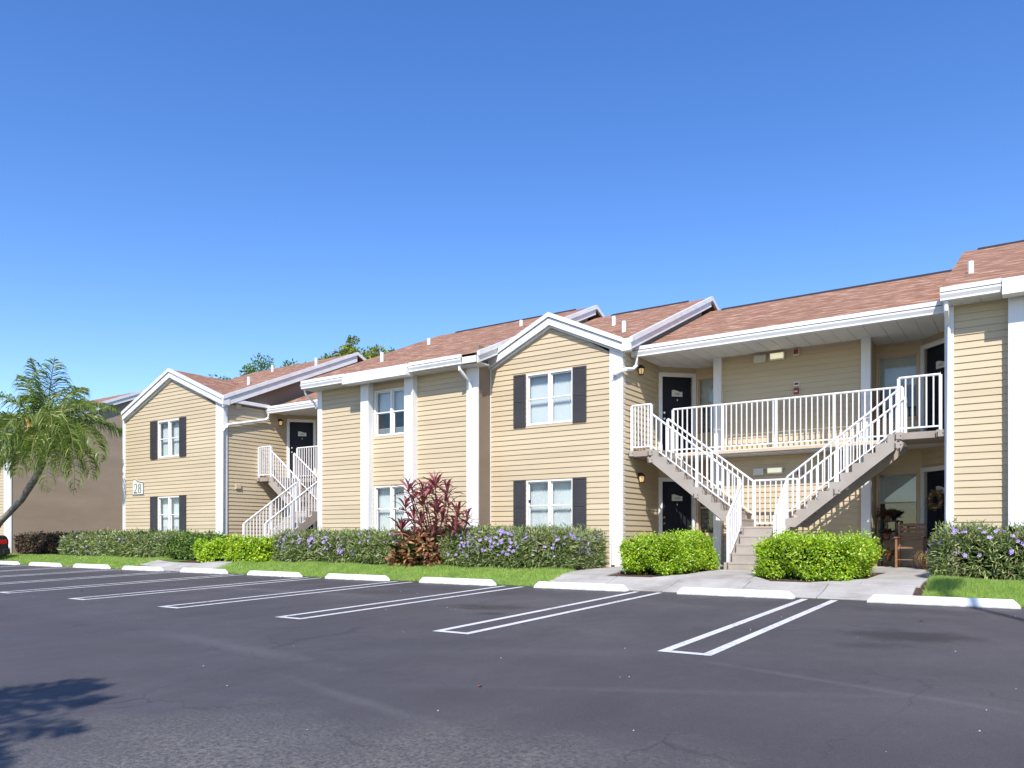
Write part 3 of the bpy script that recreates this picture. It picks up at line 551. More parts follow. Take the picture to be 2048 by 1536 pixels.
def cross2(xc, hw_, Yf, ze, za, zroof):
    """small front gable roof dying into the main slope; zroof(y)->z"""
    Yv = None; y = Yf
    while zroof(y) < za: y += 0.01
    Yv = y; y = Yf
    while zroof(y) < ze: y += 0.01
    Ye = max(y, Yf+0.02); mb = MB()
    mb.prism([(xc-hw_, Yf, ze), (xc, Yf, za), (xc, Yv, za), (xc-hw_, Ye, ze)], (0, 0, -0.05)); mb.prism([(xc, Yf, za), (xc+hw_, Yf, ze), (xc+hw_, Ye, ze), (xc, Yv, za)], (0, 0, -0.05))
    mb.build('roof', 'shingle', bld); return Yv
cross2(-9.79, 1.92, 15.935, 5.46, 6.335, lambda y: zr(15.92, y)+0.004)
cross2(-24.55, 2.92, 15.245, 5.46, 6.665, lambda y: zr(15.25, y, 5.44)+0.004)
def gable_trim(xc, hw_, Yf, ze, za):
    sl = (za-ze)/hw_
    for sg in (-1, 1):
        for (dz0, dz1, y0, y1, nm) in ((0.030, -0.080, -0.055, 0.05, 'drip_edge'), (-0.095, -0.27, -0.015, 0.045, 'rake_board')):
            xe = xc + sg*(hw_+0.03); xi = xc
            pts = [(xi, Yf+y0, za+dz0), (xe, Yf+y0, ze-0.03*sl+dz0), (xe, Yf+y0, ze-0.03*sl+dz1), (xi, Yf+y0, za+dz1)]
            MB().prism(pts, (0, y1-y0, 0)).build(nm, 'gutter_white', bld)
gable_trim(-9.79, 1.93, 15.96, 5.45, 6.33); gable_trim(-24.55, 2.93, 15.27, 5.45, 6.66)
for (xc, hw_, Yf, z) in ((-9.79, 1.93, 15.96, 5.16), (-24.55, 2.93, 15.27, 5.16)):
    sl = 0.46 if hw_ < 2 else 0.413
    for sg in (-1, 1): MB().prism([(xc, Yf+0.05, 5.45+sl*hw_-0.28), (xc+sg*hw_, Yf+0.05, 5.17), (xc+sg*hw_, Yf+0.05, 5.12), (xc, Yf+0.05, 5.45+sl*hw_-0.33)], (0, 0.14, 0)).build('soffit', 'soffit', bld)
# rake trim on the stepped main roofs (side facing +X)
def rake(x, Y0, y0, y1, z0=5.42, d=0.26, ret=True):
    f_ = lambda y: z0 + 0.43*(y-Y0)
    MB().prism([(x, y0, f_(y0)+0.03), (x, y1, f_(y1)+0.03), (x, y1, f_(y1)-0.09), (x, y0, f_(y0)-0.09)], (0.07, 0, 0)).build('drip_edge', 'gutter_white', bld)
    MB().prism([(x, y0, f_(y0)-0.10), (x, y1, f_(y1)-0.10), (x, y1, f_(y1)-d), (x, y0, f_(y0)-d)], (0.03, 0, 0)).build('rake_board', 'gutter_white', bld)
    if ret:
        g_ = lambda y: f_(y1) - 0.43*(y-y1)
        MB().prism([(x, y1+0.001, g_(y1)+0.03), (x, y1+0.9, g_(y1+0.9)+0.03), (x, y1+0.9, g_(y1+0.9)-0.09), (x, y1+0.001, g_(y1)-0.09)], (0.07, 0, 0)).build('drip_edge', 'gutter_white', bld)
rake(-21.598, 15.25, 15.25, 21.15, 5.44, 0.34); rake(-11.318, 15.05, 15.1, 21.15); rake(-7.658, 15.92, 15.95, 21.15)
# eaves: drip edge, K-profile gutter, soffit
def gutter(x0, x1, Y, zt, h=0.13, dp=0.12, drip=True):
    if drip: bxp('drip_edge', 'gutter_white', x0, x1, Y-0.015, Y+0.05, zt+0.022, zt+0.105, bevel=0)
    p = [(x0, Y-0.03, zt), (x0, Y-0.03, zt-0.035), (x0, Y+0.0, zt-h*0.75), (x0, Y+0.0, zt-h), (x0, Y+dp, zt-h), (x0, Y+dp, zt), (x0, Y+dp-0.01, zt), (x0, Y+dp-0.01, zt-h+0.01), (x0, Y+0.01, zt-h+0.01), (x0, Y-0.02, zt-0.035), (x0, Y-0.02, zt)]
    MB().prism(p, (x1-x0, 0, 0)).build('gutter', 'gutter_white', bld)
def soff(x0, x1, y0, y1, z):
    n = max(1, int((x1-x0)/0.30)); mb = MB()
    for i in range(n):
        a = x0+(x1-x0)*i/n; b = x0+(x1-x0)*(i+1)/n; mb.box(a+0.006, b-0.006, y0, y1, z, z+0.02)
    mb.box(x0, x1, y0, y1, z+0.012, z+0.035); mb.build('soffit', 'soffit', bld)
gutter(-17.60, -15.83, 15.03, 5.33); gutter(-13.46, -11.75, 15.03, 5.33); bxp('fascia', 'gutter_white', -11.75, -11.32, 15.05, 15.09, 5.20, 5.42)
bxp('eave_box', 'white_trim', -15.82, -13.47, 14.93, 15.20, 5.12, 5.30); bxp('drip_edge', 'gutter_white', -15.82, -13.47, 14.97, 15.10, 5.31, 5.41)
soff(-17.60, -11.32, 15.17, 15.60, 5.19)
gutter(-1.49, -0.55, 15.90, 5.33); bxp('eave_box', 'white_trim', -0.54, 1.35, 15.80, 16.06, 5.12, 5.30); bxp('drip_edge', 'gutter_white', -0.54, 1.35, 15.84, 15.96, 5.31, 5.41); gutter(1.36, 9.0, 15.90, 5.33); soff(-1.49, 9.0, 16.02, 16.42, 5.19)
gutter(-7.86, -1.47, 16.47, 5.25, 0.13); soff(-7.88, -1.42, 16.58, 18.85, 5.20); gutter(-21.70, -17.46, 17.02, 5.25, 0.13); soff(-21.72, -17.46, 17.14, 18.7, 5.20)
# side eave strip on the far gable and stub on the mid gable
bxp('drip_edge', 'gutter_white', -21.72, -21.58, 15.3, 17.1, 5.30, 5.41); bxp('drip_edge', 'gutter_white', -7.86, -7.72, 16.05, 16.75, 5.33, 5.43)
bxp('fascia', 'gutter_white', -7.86, -7.66, 15.94, 16.10, 5.16, 5.44); bxp('fascia', 'gutter_white', -21.62, -21.55, 15.24, 15.5, 5.18, 5.44)
# downspouts
def spout(pts, r=0.045): MB().tube(pts, r, 8).build('downspout', 'pvc', bld)
spout([(-21.60, 17.05, 5.14), (-21.60, 17.05, 4.98), (-21.66, 16.96, 4.90), (-21.66, 15.50, 4.56), (-21.66, 15.44, 4.45), (-21.66, 15.30, 4.35), (-21.68, 15.30, 0.3)])
spout([(-7.74, 16.50, 5.14), (-7.74, 16.50, 4.92), (-7.80, 16.40, 4.83), (-7.80, 16.06, 4.76), (-7.90, 15.99, 4.72), (-8.05, 15.99, 4.66), (-8.10, 16.0, 4.5), (-8.10, 16.0, 0.3)])
spout([(-11.86, 15.10, 5.22), (-11.86, 15.10, 5.08), (-11.80, 15.42, 4.84), (-11.80, 15.46, 4.7), (-11.80, 15.46, 0.3)], 0.042)
spout([(-17.55, 15.10, 5.22), (-17.55, 15.15, 5.08), (-17.50, 15.45, 4.84), (-17.47, 15.49, 4.7)], 0.03)
spout([(-1.40, 15.98, 5.22), (-1.40, 16.0, 5.05), (-1.40, 16.30, 4.85), (-1.40, 16.31, 0.3)], 0.042)
bxp('wall_hook', 'brackets', -11.97, -11.95, 15.50, 15.56, 0.50, 0.52, bevel=0)
# upper slabs and floors
bxp('balcony_slab', 'soffit', -7.88, -1.42, 17.42, 18.82, 2.845, 2.93); bxp('balcony_slab', 'stair_slab', -7.88, -7.36, 16.44, 17.419, 2.80, 2.93); bxp('balcony_slab', 'stair_slab', -2.22, -1.42, 16.44, 17.419, 2.80, 2.93)
bxp('fascia', 'beige_trim', -7.355, -2.225, 17.40, 17.418, 2.85, 2.915); soff(-7.3, -2.3, 17.45, 18.03, 2.815)
bxp('balcony_slab', 'stair_slab', -21.73, -17.47, 17.75, 18.60, 2.80, 2.93); bxp('balcony_slab', 'stair_slab', -21.73, -21.09, 16.72, 17.749, 2.80, 2.93)
bxp('entry_floor', 'concrete', -7.88, -5.45, 16.5, 18.80, 0.15, 0.30); bxp('entry_floor', 'concrete', -5.449, -3.9, 17.5, 18.14, 0.15, 0.30); bxp('entry_floor', 'concrete', -3.899, -1.42, 16.5, 18.80, 0.15, 0.30); bxp('entry_floor', 'concrete', -21.73, -17.47, 17.2, 18.60, 0.15, 0.30)
# roof vent pipes
for (x, y, Y0, z0, h, o) in ((-22.78, 17.14, 15.25, 5.44, 0.26, r28), (-25.16, 20.05, 15.25, 5.44, 0.24, r28), (-21.95, 19.45, 15.25, 5.44, 0.26, r28), (-15.84, 16.52, 15.05, 5.42, 0.26, rL3), (-16.03, 18.84, 15.05, 5.42, 0.19, rL3), (-12.84, 19.33, 15.05, 5.42, 0.17, rL3),
        (-9.43, 18.68, 15.92, 5.42, 0.24, rL2), (-8.36, 17.10, 15.92, 5.42, 0.26, rL2), (-1.10, 17.30, 15.90, 5.42, 0.22, rR)):
    z = z0+0.43*(y-Y0); MB().tube([(x, y, z-0.05), (x, y, z+h)], 0.052, 10).build('vent_pipe', 'pvc', o)
# small wall vents on the return
for z in (5.12, 2.50):
    fr = Fr((-21.75, 15.45), (-21.75, 17.95)); MB(fr).box(0.38, 0.60, 0.0, 0.05, z, z+0.17).box(0.40, 0.58, 0.05, 0.065, z+0.02, z+0.15).build('vent_cover', 'beige_trim', bld, bevel=0.004)
for pn, mb in LEFT.items(): pass

# --- neighbour building behind the palm
nbr = thing('neighbouring_building', (-40, 20, 0.25), 'brown stucco end wall of the next apartment block behind the leaning palm', 'apartment building')
def npoly(x, pts, mt, th=0.15): MB().prism([(x, y, z) for y, z in pts], (-th, 0, 0)).build('wall', mt, nbr)
npoly(-36.30, [(15.3, 0.2), (27, 0.2), (27, 5.4), (21.15, 7.95), (15.3, 5.42)], 'stucco_dark')
wall((-44, 15.3), (-36.9, 15.3), 0.2, 5.3, single=False, parent=nbr)
bxp('corner_board', 'white_trim', -36.90, -36.28, 15.26, 15.32, 0.2, 5.35, nbr)
mb = MB(); zt = 5.46+0.43*6.15
mb.prism([(-44, 15.0, 5.46), (-36.15, 15.0, 5.46), (-36.15, 21.15, zt), (-44, 21.15, zt)], (0, 0, -0.06)); mb.prism([(-44, 21.15, zt), (-36.15, 21.15, zt), (-36.15, 27.3, 5.46), (-44, 27.3, 5.46)], (0, 0, -0.06)); mb.build('roof', 'shingle', nbr)
for (a, b, x, t_) in ((0.03, -0.10, -36.148, 0.07), (-0.11, -0.30, -36.148, 0.03)):
    MB().prism([(x, 15.0, 5.46+a), (x, 21.15, zt+a), (x, 21.15, zt+b), (x, 15.0, 5.46+b)], (t_, 0, 0)).build('rake_board', 'gutter_white', nbr); MB().prism([(x, 21.151, zt+a), (x, 22.3, zt+a-0.4945), (x, 22.3, zt+b-0.4945), (x, 21.151, zt+b)], (t_, 0, 0)).build('rake_board', 'gutter_white', nbr)
bxp('gutter', 'gutter_white', -44, -36.15, 14.9, 15.0, 5.28, 5.40, nbr)
for pn, mb in LEFT.items(): mb.build('siding', 'siding', bpy.data.objects[pn], kind='stuff')

# ------------------------------------------------------------------ stairs and railings
def sbox(name, x, y, z, mt):
    m_ = MB().box(-x/2, x/2, -y/2, y/2, 0, z); o = m_.build(name, mt); me = o.data; bpy.data.objects.remove(o); return me
BAL = sbox('baluster', 0.024, 0.024, 1.0, 'rail_white'); POST = sbox('post', 0.055, 0.055, 1.0, 'rail_post_white')
def rail(parent, p0, p1, h=1.05, gap=0.115, posts=(True, True), mids=(), low=0.07, brackets=False, lift=0.0):
    p0, p1 = Vector(p0), Vector(p1); d = p1-p0; L = math.hypot(d.x, d.y); r = MB()
    r.tube([p0+Vector((0, 0, h)), p1+Vector((0, 0, h))], 0.024, 8); ro = r.build('railing', 'rail_white', parent)
    u = d.normalized(); sv = Vector((-u.y, u.x, 0)).normalized()*0.014; q0, q1 = p0+Vector((0, 0, low)), p1+Vector((0, 0, low))
    MB().hexa([q0-sv, q1-sv, q1+sv, q0+sv, q0-sv+Vector((0, 0, 0.03)), q1-sv+Vector((0, 0, 0.03)), q1+sv+Vector((0, 0, 0.03)), q0+sv+Vector((0, 0, 0.03))]).build('bottom_rail', 'rail_white', ro)
    ps = ([0.0] if posts[0] else []) + list(mids) + ([1.0] if posts[1] else [])
    for t_ in ps: p = p0+d*t_; inst('post', POST, (p.x, p.y, p.z-lift), ro, scale=(1, 1, h-0.01+lift))
    n = max(1, round(L/gap))
    for i in range(1, n):
        t_ = i/n
        if any(abs(t_-q)*L < 0.05 for q in ps): continue
        p = p0+d*t_; inst('baluster', BAL, (p.x, p.y, p.z+low+0.02), ro, scale=(1, 1, h-low-0.03))
    if brackets:
        for t_ in ps:
            p = p0+d*t_; b = MB(); b.box(p.x-0.055, p.x-0.040, p.y-0.079, p.y-0.0715, p.z-0.15, p.z-0.03); b.box(p.x+0.035, p.x+0.05, p.y-0.079, p.y-0.0715, p.z-0.07, p.z-0.05); b.box(p.x-0.02, p.x+0.025, p.y-0.079, p.y-0.0715, p.z-0.17, p.z-0.145); b.build('bolts', 'brackets', ro, kind='stuff')
            inst('bracket_plate', sbox('bracket_plate', 0.13, 0.02, 0.13, 'stair_paint'), (p.x, p.y-0.061, p.z-0.12), ro)
    return ro
def flight(parent, start, direction, n, rise, run, width, th=0.20, rail_side=None):
    """start: centre of the first riser foot, direction (dx,dy); solid precast flight"""
    d = Vector((direction[0], direction[1], 0)); s_ = Vector((-d.y, d.x, 0)); st = Vector(start)
    for i in range(n):
        a = st + d*run*i; z0 = st.z + rise*i; z1 = z0+rise; mb = MB()
        hw_ = width/2-0.062; P = lambda u, v, z: (a + d*u + s_*v + Vector((0, 0, z-a.z)))
        end = run+0.03 if i < n-1 else run*0.5
        mb.hexa([P(-0.006, -hw_, z1-0.045), P(end, -hw_, z1-0.045), P(end, hw_, z1-0.045), P(-0.006, hw_, z1-0.045), P(-0.006, -hw_, z1), P(end, -hw_, z1), P(end, hw_, z1), P(-0.006, hw_, z1)])
        mb.hexa([P(0, -hw_, z0-0.02), P(0.03, -hw_, z0-0.02), P(0.03, hw_, z0-0.02), P(0, hw_, z0-0.02), P(0, -hw_, z1-0.046), P(0.03, -hw_, z1-0.046), P(0.03, hw_, z1-0.046), P(0, hw_, z1-0.046)])
        mb.build('step', 'stair_paint', parent, bevel=0.006)
    for sg in (-1, 1):
        v0 = s_*(sg*width/2) - s_*(0.03); pts = []
        for i in range(n): pts += [st + d*(run*i+0.012) + Vector((0, 0, rise*i)), st + d*(run*i+0.012) + Vector((0, 0, rise*(i+1)-0.012))]
        top = st + d*(run*n*1.0) ; pts += [top + Vector((0, 0, rise*n-0.012)), top + Vector((0, 0, rise*n-0.26)), st + d*(run*0.9) + Vector((0, 0, max(-0.02, rise*0.9-0.30)))]
        if st.z + pts[-1].z - st.z < 0.2: pts[-1].z = max(pts[-1].z, 0.2)
        MB().prism([p+v0 for p in pts], s_*0.06).build('stringer', 'stair_paint', parent)
def landing(parent, x0, x1, y0, y1, z, th=0.20): MB().box(x0, x1, y0, y1, z-th, z).build('landing', 'stair_paint', parent, bevel=0.006)

# central staircase
st1 = thing('staircase', (-4.8, 15.4, 0.26), 'forked concrete staircase with white railings between the mid gable and the right wing', 'staircase')
xl, xr = -5.28, -4.34; zl = 1.16; y0, y1 = 16.42, 17.42
flight(st1, (-4.81, 15.42, 0.25), (0, 1), 5, 0.182, 0.25, 0.94); landing(st1, xl, xr, 16.45, 17.42, zl)
flight(st1, (xl, 16.92, zl), (-1, 0), 10, 0.177, 0.2075, 1.0); flight(st1, (xr, 16.92, zl), (1, 0), 10, 0.177, 0.2115, 1.0)
for yy in (16.445, 17.395):
    fr_ = yy < 17
    rail(st1, (xl-0.02, yy, zl+0.02), (-7.345, yy, 2.93-0.17), 1.0, 0.12, (True, True), (0.47,), low=0.25, brackets=fr_); rail(st1, (xr+0.02, yy, zl+0.02), (-2.24, yy, 2.93-0.17), 1.0, 0.12, (True, True), (0.47,), low=0.25, brackets=fr_)
rail(st1, (xl, 17.40, zl), (xr, 17.40, zl), 1.04, 0.12)
rail(st1, (xl, 15.62, 0.40), (xl, 16.43, 1.10), 0.98, 0.11, (True, False), lift=0.22); rail(st1, (xr, 15.62, 0.40), (xr, 16.43, 1.10), 0.98, 0.11, (True, False), lift=0.22)
rail(st1, (-7.83, 16.445, 2.93), (-7.345, 16.445, 2.93), 1.05, 0.085, brackets=True); rail(st1, (-2.235, 16.445, 2.93), (-1.53, 16.445, 2.93), 1.05, 0.118, brackets=True)
# balcony railing
br1 = thing('balcony_railing', (-4.8, 17.40, 2.93), 'long white balcony railing above the forked stairs along the upper walkway', 'railing')
rail(br1, (-7.23, 17.44, 2.93), (-2.30, 17.44, 2.93), 1.05, 0.1175, (True, True), (0.245, 0.49, 0.735))
# far staircase
st2 = thing('staircase', (-19.15, 14.5, 0.26), 'narrow concrete staircase with white railings beside the wall with sign 28', 'staircase')
xl2, xr2 = -19.66, -18.66; zl2 = 1.75
flight(st2, (-19.16, 14.50, 0.25), (0, 1), 8, 0.1875, 0.262, 0.98); landing(st2, xl2, xr2, 16.62, 17.72, zl2)
flight(st2, (xl2, 17.2, zl2), (-1, 0), 7, 0.1686, 0.205, 1.0); flight(st2, (xr2, 17.2, zl2), (1, 0), 7, 0.1686, 0.17, 1.0)
for yy in (16.74, 17.70):
    rail(st2, (xl2, yy, zl2), (-21.07, yy, 2.80), 1.0, 0.12, low=0.22, brackets=yy < 17); rail(st2, (xr2, yy, zl2), (-17.5, yy, 2.80), 1.0, 0.12)
rail(st2, (xl2, 14.62, 0.36), (xl2, 16.6, 1.70), 0.98, 0.115, (True, True), (0.5,), lift=0.15); rail(st2, (xr2, 14.62, 0.36), (xr2, 16.6, 1.70), 0.98, 0.115, (True, True), (0.5,), lift=0.15)
rail(st2, (xl2, 17.70, zl2), (xr2, 17.70, zl2), 1.04, 0.12); rail(st2, (-21.70, 16.74, 2.93), (-21.08, 16.74, 2.93), 1.02, 0.10, brackets=True)
br2 = thing('balcony_railing', (-19.5, 17.78, 2.93), 'short white balcony railing in front of the far upper door', 'railing')
rail(br2, (-21.0, 17.78, 2.93), (-17.5, 17.78, 2.93), 1.05, 0.118)

# ------------------------------------------------------------------ wheel stops
stop_lab = ['wheel stop with a dark shadow band across it, nearest the right-hand purple hedge', 'wheel stop in front of the clipped lime bush right of the stairs', 'wheel stop at the start of the sidewalk before the left lime bush', 'wheel stop on the lawn edge before the long purple hedge by the mid gable',
    'wheel stop in front of the red cordyline plant', 'wheel stop before the purple-flowering hedge left of the red plant', 'wheel stop at the right end of the far path to the stairs', 'wheel stop on the far path in front of the small lime bushes', 'wheel stop before the dark clipped hedge under the sign 28', 'wheel stop below the drooping tips of the palm fronds',
    'wheel stop beside the parked black car', 'wheel stop under the rear of the black car']
sx = [-2.05, -4.92, -7.70, -10.48, -13.26, -16.02, -18.82, -21.65, -24.40, -27.25, -30.1, -32.9]
smb = MB(); Ls = 1.85
pr = [(-0.09, 0), (-0.085, 0.05), (-0.055, 0.125), (0.055, 0.125), (0.085, 0.05), (0.09, 0)]
ends = [(0.0, 0.0), (0.015, 0.05), (0.09, 0.125), (0.09, 0.125), (0.015, 0.05), (0.0, 0.0)]
smb.v += [(e[0], p[0], p[1]) for p, e in zip(pr, ends)] + [(Ls-e[0], p[0], p[1]) for p, e in zip(pr, ends)]
smb.f += [(0, 1, 2, 3, 4, 5)[::-1], (6, 7, 8, 9, 10, 11)] + [(k, k+6, (k+1) % 6+6, (k+1) % 6)[::-1] for k in range(6)]
for i, x in enumerate(sx):
    if i == 0: so = smb.build('wheel_stop', 'stop_concrete', bevel=0.008); src = so
    else: so = src.copy(); COL.objects.link(so)
    so.location = (x, 12.08, gz(12.08)-0.003); so.rotation_euler = (0, 0, R(random.uniform(-0.6, 0.6))); so.scale = (1, 1, random.uniform(0.96, 1.03)); tag(so, 'white ' + stop_lab[i], 'wheel stop', 'white wheel stops along the kerb edge')

# ------------------------------------------------------------------ wall fittings
def lantern(fr, u, z, label):
    p = fr.T(u, 0.10, z); o = thing('wall_lantern', p, label, 'wall light', 'bronze wall lanterns by the entries'); pv = Vector(p)
    MB(fr).box(u-0.04, u+0.04, 0.024, 0.04, z+0.02, z+0.16).build('back_plate', 'bronze', o); MB().tube([fr.T(u, 0.03, z+0.15), fr.T(u, 0.10, z+0.16)], 0.01, 6).build('bracket', 'bronze', o)
    MB().lathe(p, [(0.0, 0.17), (0.03, 0.16), (0.09, 0.10), (0.095, 0.09)], 8).build('cap', 'bronze', o); MB().lathe(p, [(0.0, -0.07), (0.035, -0.06), (0.055, 0.0), (0.06, 0.07), (0.0, 0.09)], 10).build('bulb', 'bulb', o)
    g = MB()
    for k in range(6): a = k*math.pi/3; g.tube([(pv.x+0.085*math.cos(a), pv.y+0.085*math.sin(a), pv.z+0.10), (pv.x+0.06*math.cos(a), pv.y+0.06*math.sin(a), pv.z-0.06)], 0.006, 4)
    g.lathe(p, [(0.0, -0.085), (0.05, -0.075), (0.065, -0.06), (0.0, -0.06)], 8); g.build('cage', 'bronze', o)
frS = Fr((-7.90, 16.1), (-7.90, 18.10)); frT = Fr((-21.75, 15.45), (-21.75, 17.95))
lantern(frS, 0.78, 4.85, 'wall lantern above the left upper landing, under the porch gutter'); lantern(frS, 0.80, 2.30, 'wall lantern with an amber glow beside the lower left door'); lantern(frT, 2.15, 4.85, 'wall lantern beside the far upper door above the narrow staircase')
def wbox(name, x0, x1, z0, z1, dp, mt, label, cat, lens=None, grp=None):
    o = thing(name, ((x0+x1)/2, yC-0.03, z0), label, cat, grp); MB().box(x0, x1, yC-0.026-dp, yC-0.024, z0, z1).build('housing', mt, o, bevel=0.006)
    if lens: MB().box(x0+0.02, x1-0.02, yC-0.03-dp-0.02, yC-0.03-dp+0.004, z0+0.03, z1-0.02).build('lens', lens, o, bevel=0.008)
    return o
wbox('junction_box', -5.47, -5.20, 4.96, 5.13, 0.08, 'cream_box', 'cream box on the upper centre wall left of the tube light', 'junction box'); wbox('tube_light', -5.11, -4.78, 4.97, 5.14, 0.07, 'cream_box', 'lit tube light on the upper centre wall under the porch ceiling', 'tube light', 'tube', 'tube lights on the centre wall')
wbox('junction_box', -5.48, -5.25, 2.36, 2.52, 0.08, 'cream_box', 'cream box on the lower centre wall left of the tube light', 'junction box'); wbox('tube_light', -5.17, -4.82, 2.38, 2.53, 0.07, 'cream_box', 'lit tube light on the lower centre wall behind the stair landing', 'tube light', 'tube', 'tube lights on the centre wall')
wbox('alarm_horn', -4.60, -4.46, 5.02, 5.17, 0.05, 'cream_box', 'small square red alarm horn high on the upper centre wall', 'alarm', 'alarm_red'); wbox('alarm_horn', -4.53, -4.40, 2.30, 2.45, 0.05, 'cream_box', 'small red alarm horn on the lower centre wall behind the right flight', 'alarm', 'alarm_red')
a_ = wbox('alarm_pull', -4.58, -4.48, 4.16, 4.30, 0.04, 'alarm_red', 'red fire alarm pull station on the upper centre wall above the railing', 'alarm pull'); MB().box(-4.565, -4.495, yC-0.075, yC-0.066, 4.20, 4.225).build('handle', 'white_trim', a_)
b_ = wbox('alarm_sign', -4.59, -4.47, 4.34, 4.44, 0.006, 'white_trim', 'small pink sign above the red fire alarm pull station', 'sign'); MB().box(-4.575, -4.485, yC-0.036, yC-0.0325, 4.365, 4.415).build('print', 'alarm_red', b_)
# sign 28
sg = thing('number_sign', (-26.64, yG-0.05, 2.42), 'cream sign with a dark wavy-topped border and the number 28 on the tan clapboard', 'sign')
def wavy(u0, u1, z0, zl_, zr_, ins):
    pts = [(u0+ins, z0+ins), (u1-ins, z0+ins)]; 
    for k in range(13): t_ = 1-k/12; s_ = t_*t_*(3-2*t_); hump = 0.045*math.sin(min(1, t_*2.6)*math.pi) if t_ < 0.385 else 0; pts.append((u0+ins+(u1-u0-2*ins)*t_, zl_+(zr_-zl_)*s_+hump-ins))
    return pts
for (i_, y_, mt, nm) in ((0.0, -0.030, 'sign_plate', 'sign_edge'), (0.018, -0.040, 'sign_black', 'sign_border'), (0.045, -0.050, 'sign_plate', 'sign_face')):
    MB().prism([(x, yG+y_, z) for x, z in wavy(-27.02, -26.27, 2.42, 3.0, 2.90, i_)], (0, 0.012, 0)).build(nm, mt, sg)
def ribbon(pts, ws, nm):
    mb = MB(); L_ = []; R_ = []
    for k, (x, z) in enumerate(pts):
        a = pts[max(k-1, 0)]; b = pts[min(k+1, len(pts)-1)]; dx, dz = b[0]-a[0], b[1]-a[1]; l = math.hypot(dx, dz) or 1; nx, nz = -dz/l, dx/l; L_.append((x+nx*ws[k]/2, z+nz*ws[k]/2)); R_.append((x-nx*ws[k]/2, z-nz*ws[k]/2))
    yy = yG-0.0535
    for k in range(len(pts)-1): mb.quad((L_[k][0], yy, L_[k][1]), (R_[k][0], yy, R_[k][1]), (R_[k+1][0], yy, R_[k+1][1]), (L_[k+1][0], yy, L_[k+1][1]))
    mb.build(nm, 'sign_black', sg)
cx, cz, w2, h2 = -26.79, 2.50, 0.085, 0.34
p2 = [(cx-w2+0.01, cz+h2*0.74)] + [(cx - w2*math.cos(a)*1.0, cz+h2*0.76+math.sin(a)*h2*0.23) for a in np.linspace(0.2, math.pi, 9)] + [(cx+w2*0.85, cz+h2*0.58), (cx+w2*0.2, cz+h2*0.33), (cx-w2*0.9, cz+0.03)]
ribbon(p2, [0.03]+[0.018, 0.018, 0.018, 0.02, 0.024, 0.03, 0.036, 0.04, 0.042]+[0.038, 0.026, 0.02], 'numeral'); ribbon([(cx-w2, cz+0.02), (cx+w2, cz+0.02), (cx+w2, cz+0.075)], [0.04, 0.04, 0.012], 'numeral')
cx = -26.52
for (zc_, rx, rz) in ((cz+h2*0.76, w2*0.72, h2*0.21), (cz+h2*0.28, w2*0.95, h2*0.26)):
    an = np.linspace(0, 2*math.pi, 19); ribbon([(cx+rx*math.cos(a), zc_+rz*math.sin(a)) for a in an], [0.017+0.022*abs(math.cos(a)) for a in an], 'numeral')

# entry clutter, lower right doorway
ch = thing('patio_chair', (-2.15, 18.0, 0.30), 'brown wooden slat-back armchair in the lower right entry', 'chair')
X0, X1, Y0_, Y1_ = -2.46, -1.98, 17.75, 18.2
for (x, y, h) in ((X0, Y0_, 0.62), (X1, Y0_, 0.62), (X0, Y1_, 0.92), (X1, Y1_, 0.92)): MB().box(x-0.022, x+0.022, y-0.022, y+0.022, 0.30, 0.30+h).build('leg', 'wood', ch, bevel=0.004)
MB().box(X0+0.023, X1-0.023, Y0_-0.02, Y1_, 0.70, 0.735).build('seat', 'wood', ch)
for x in (X0, X1): MB().box(x-0.035, x+0.035, Y0_-0.05, Y1_-0.023, 0.922, 0.945).build('armrest', 'wood', ch)
for z in (0.90, 1.0, 1.10, 1.19): MB().box(X0+0.023, X1-0.023, Y1_-0.01, Y1_+0.01, z-0.03, z+0.03).build('slat', 'wood', ch)
for (a, b) in (((X0, Y0_), (X0, Y1_)), ((X1, Y0_), (X1, Y1_)), ((X0, Y0_), (X1, Y0_))): MB().tube([(a[0], a[1], 0.47), (b[0], b[1], 0.47)], 0.012, 6).build('stretcher', 'wood', ch)
sh = thing('shelf_stand', (-2.72, 18.5, 0.30), 'black metal shelf stand against the lower right window', 'shelf')
for x in (-2.86, -2.56):
    for y in (18.38, 18.62): MB().box(x-0.012, x+0.012, y-0.012, y+0.012, 0.30, 1.30).build('leg', 'black_metal', sh)
for z in (0.42, 0.86, 1.28): MB().box(-2.88, -2.54, 18.36, 18.64, z, z+0.02).build('shelf', 'black_metal', sh)
def potplant(name, x, y, z, r, h, label, mt, leafc=60, ln=0.18, cat='potted plant', spread=1.0):
    o = thing(name, (x, y, z), label, cat); MB().lathe((x, y, z), [(0.0, 0.0), (r*0.7, 0.0), (r, h), (r*1.08, h), (r*1.08, h*0.88), (r*0.9, h*0.88), (0, h*0.86)], 12).build('pot', 'terracotta', o)
    C = np.column_stack([x+RNG.normal(0, r*0.3, leafc), y+RNG.normal(0, r*0.3, leafc), np.full(leafc, z+h*0.9)]); a = RNG.uniform(0, 2*math.pi, leafc); el = RNG.uniform(0.2, 1.4, leafc)
    D = np.column_stack([np.cos(a)*np.cos(el)*spread, np.sin(a)*np.cos(el)*spread, np.sin(el)]); V, F = leaves(C, D, np.tile([0, 0, 1.0], (leafc, 1))+RNG.normal(0, .2, (leafc, 3)), RNG.uniform(0.6, 1.2, leafc)*ln, ln*0.22, 0.2, 0.5); npmesh('foliage', V, F, mt, o, 'stuff'); return o
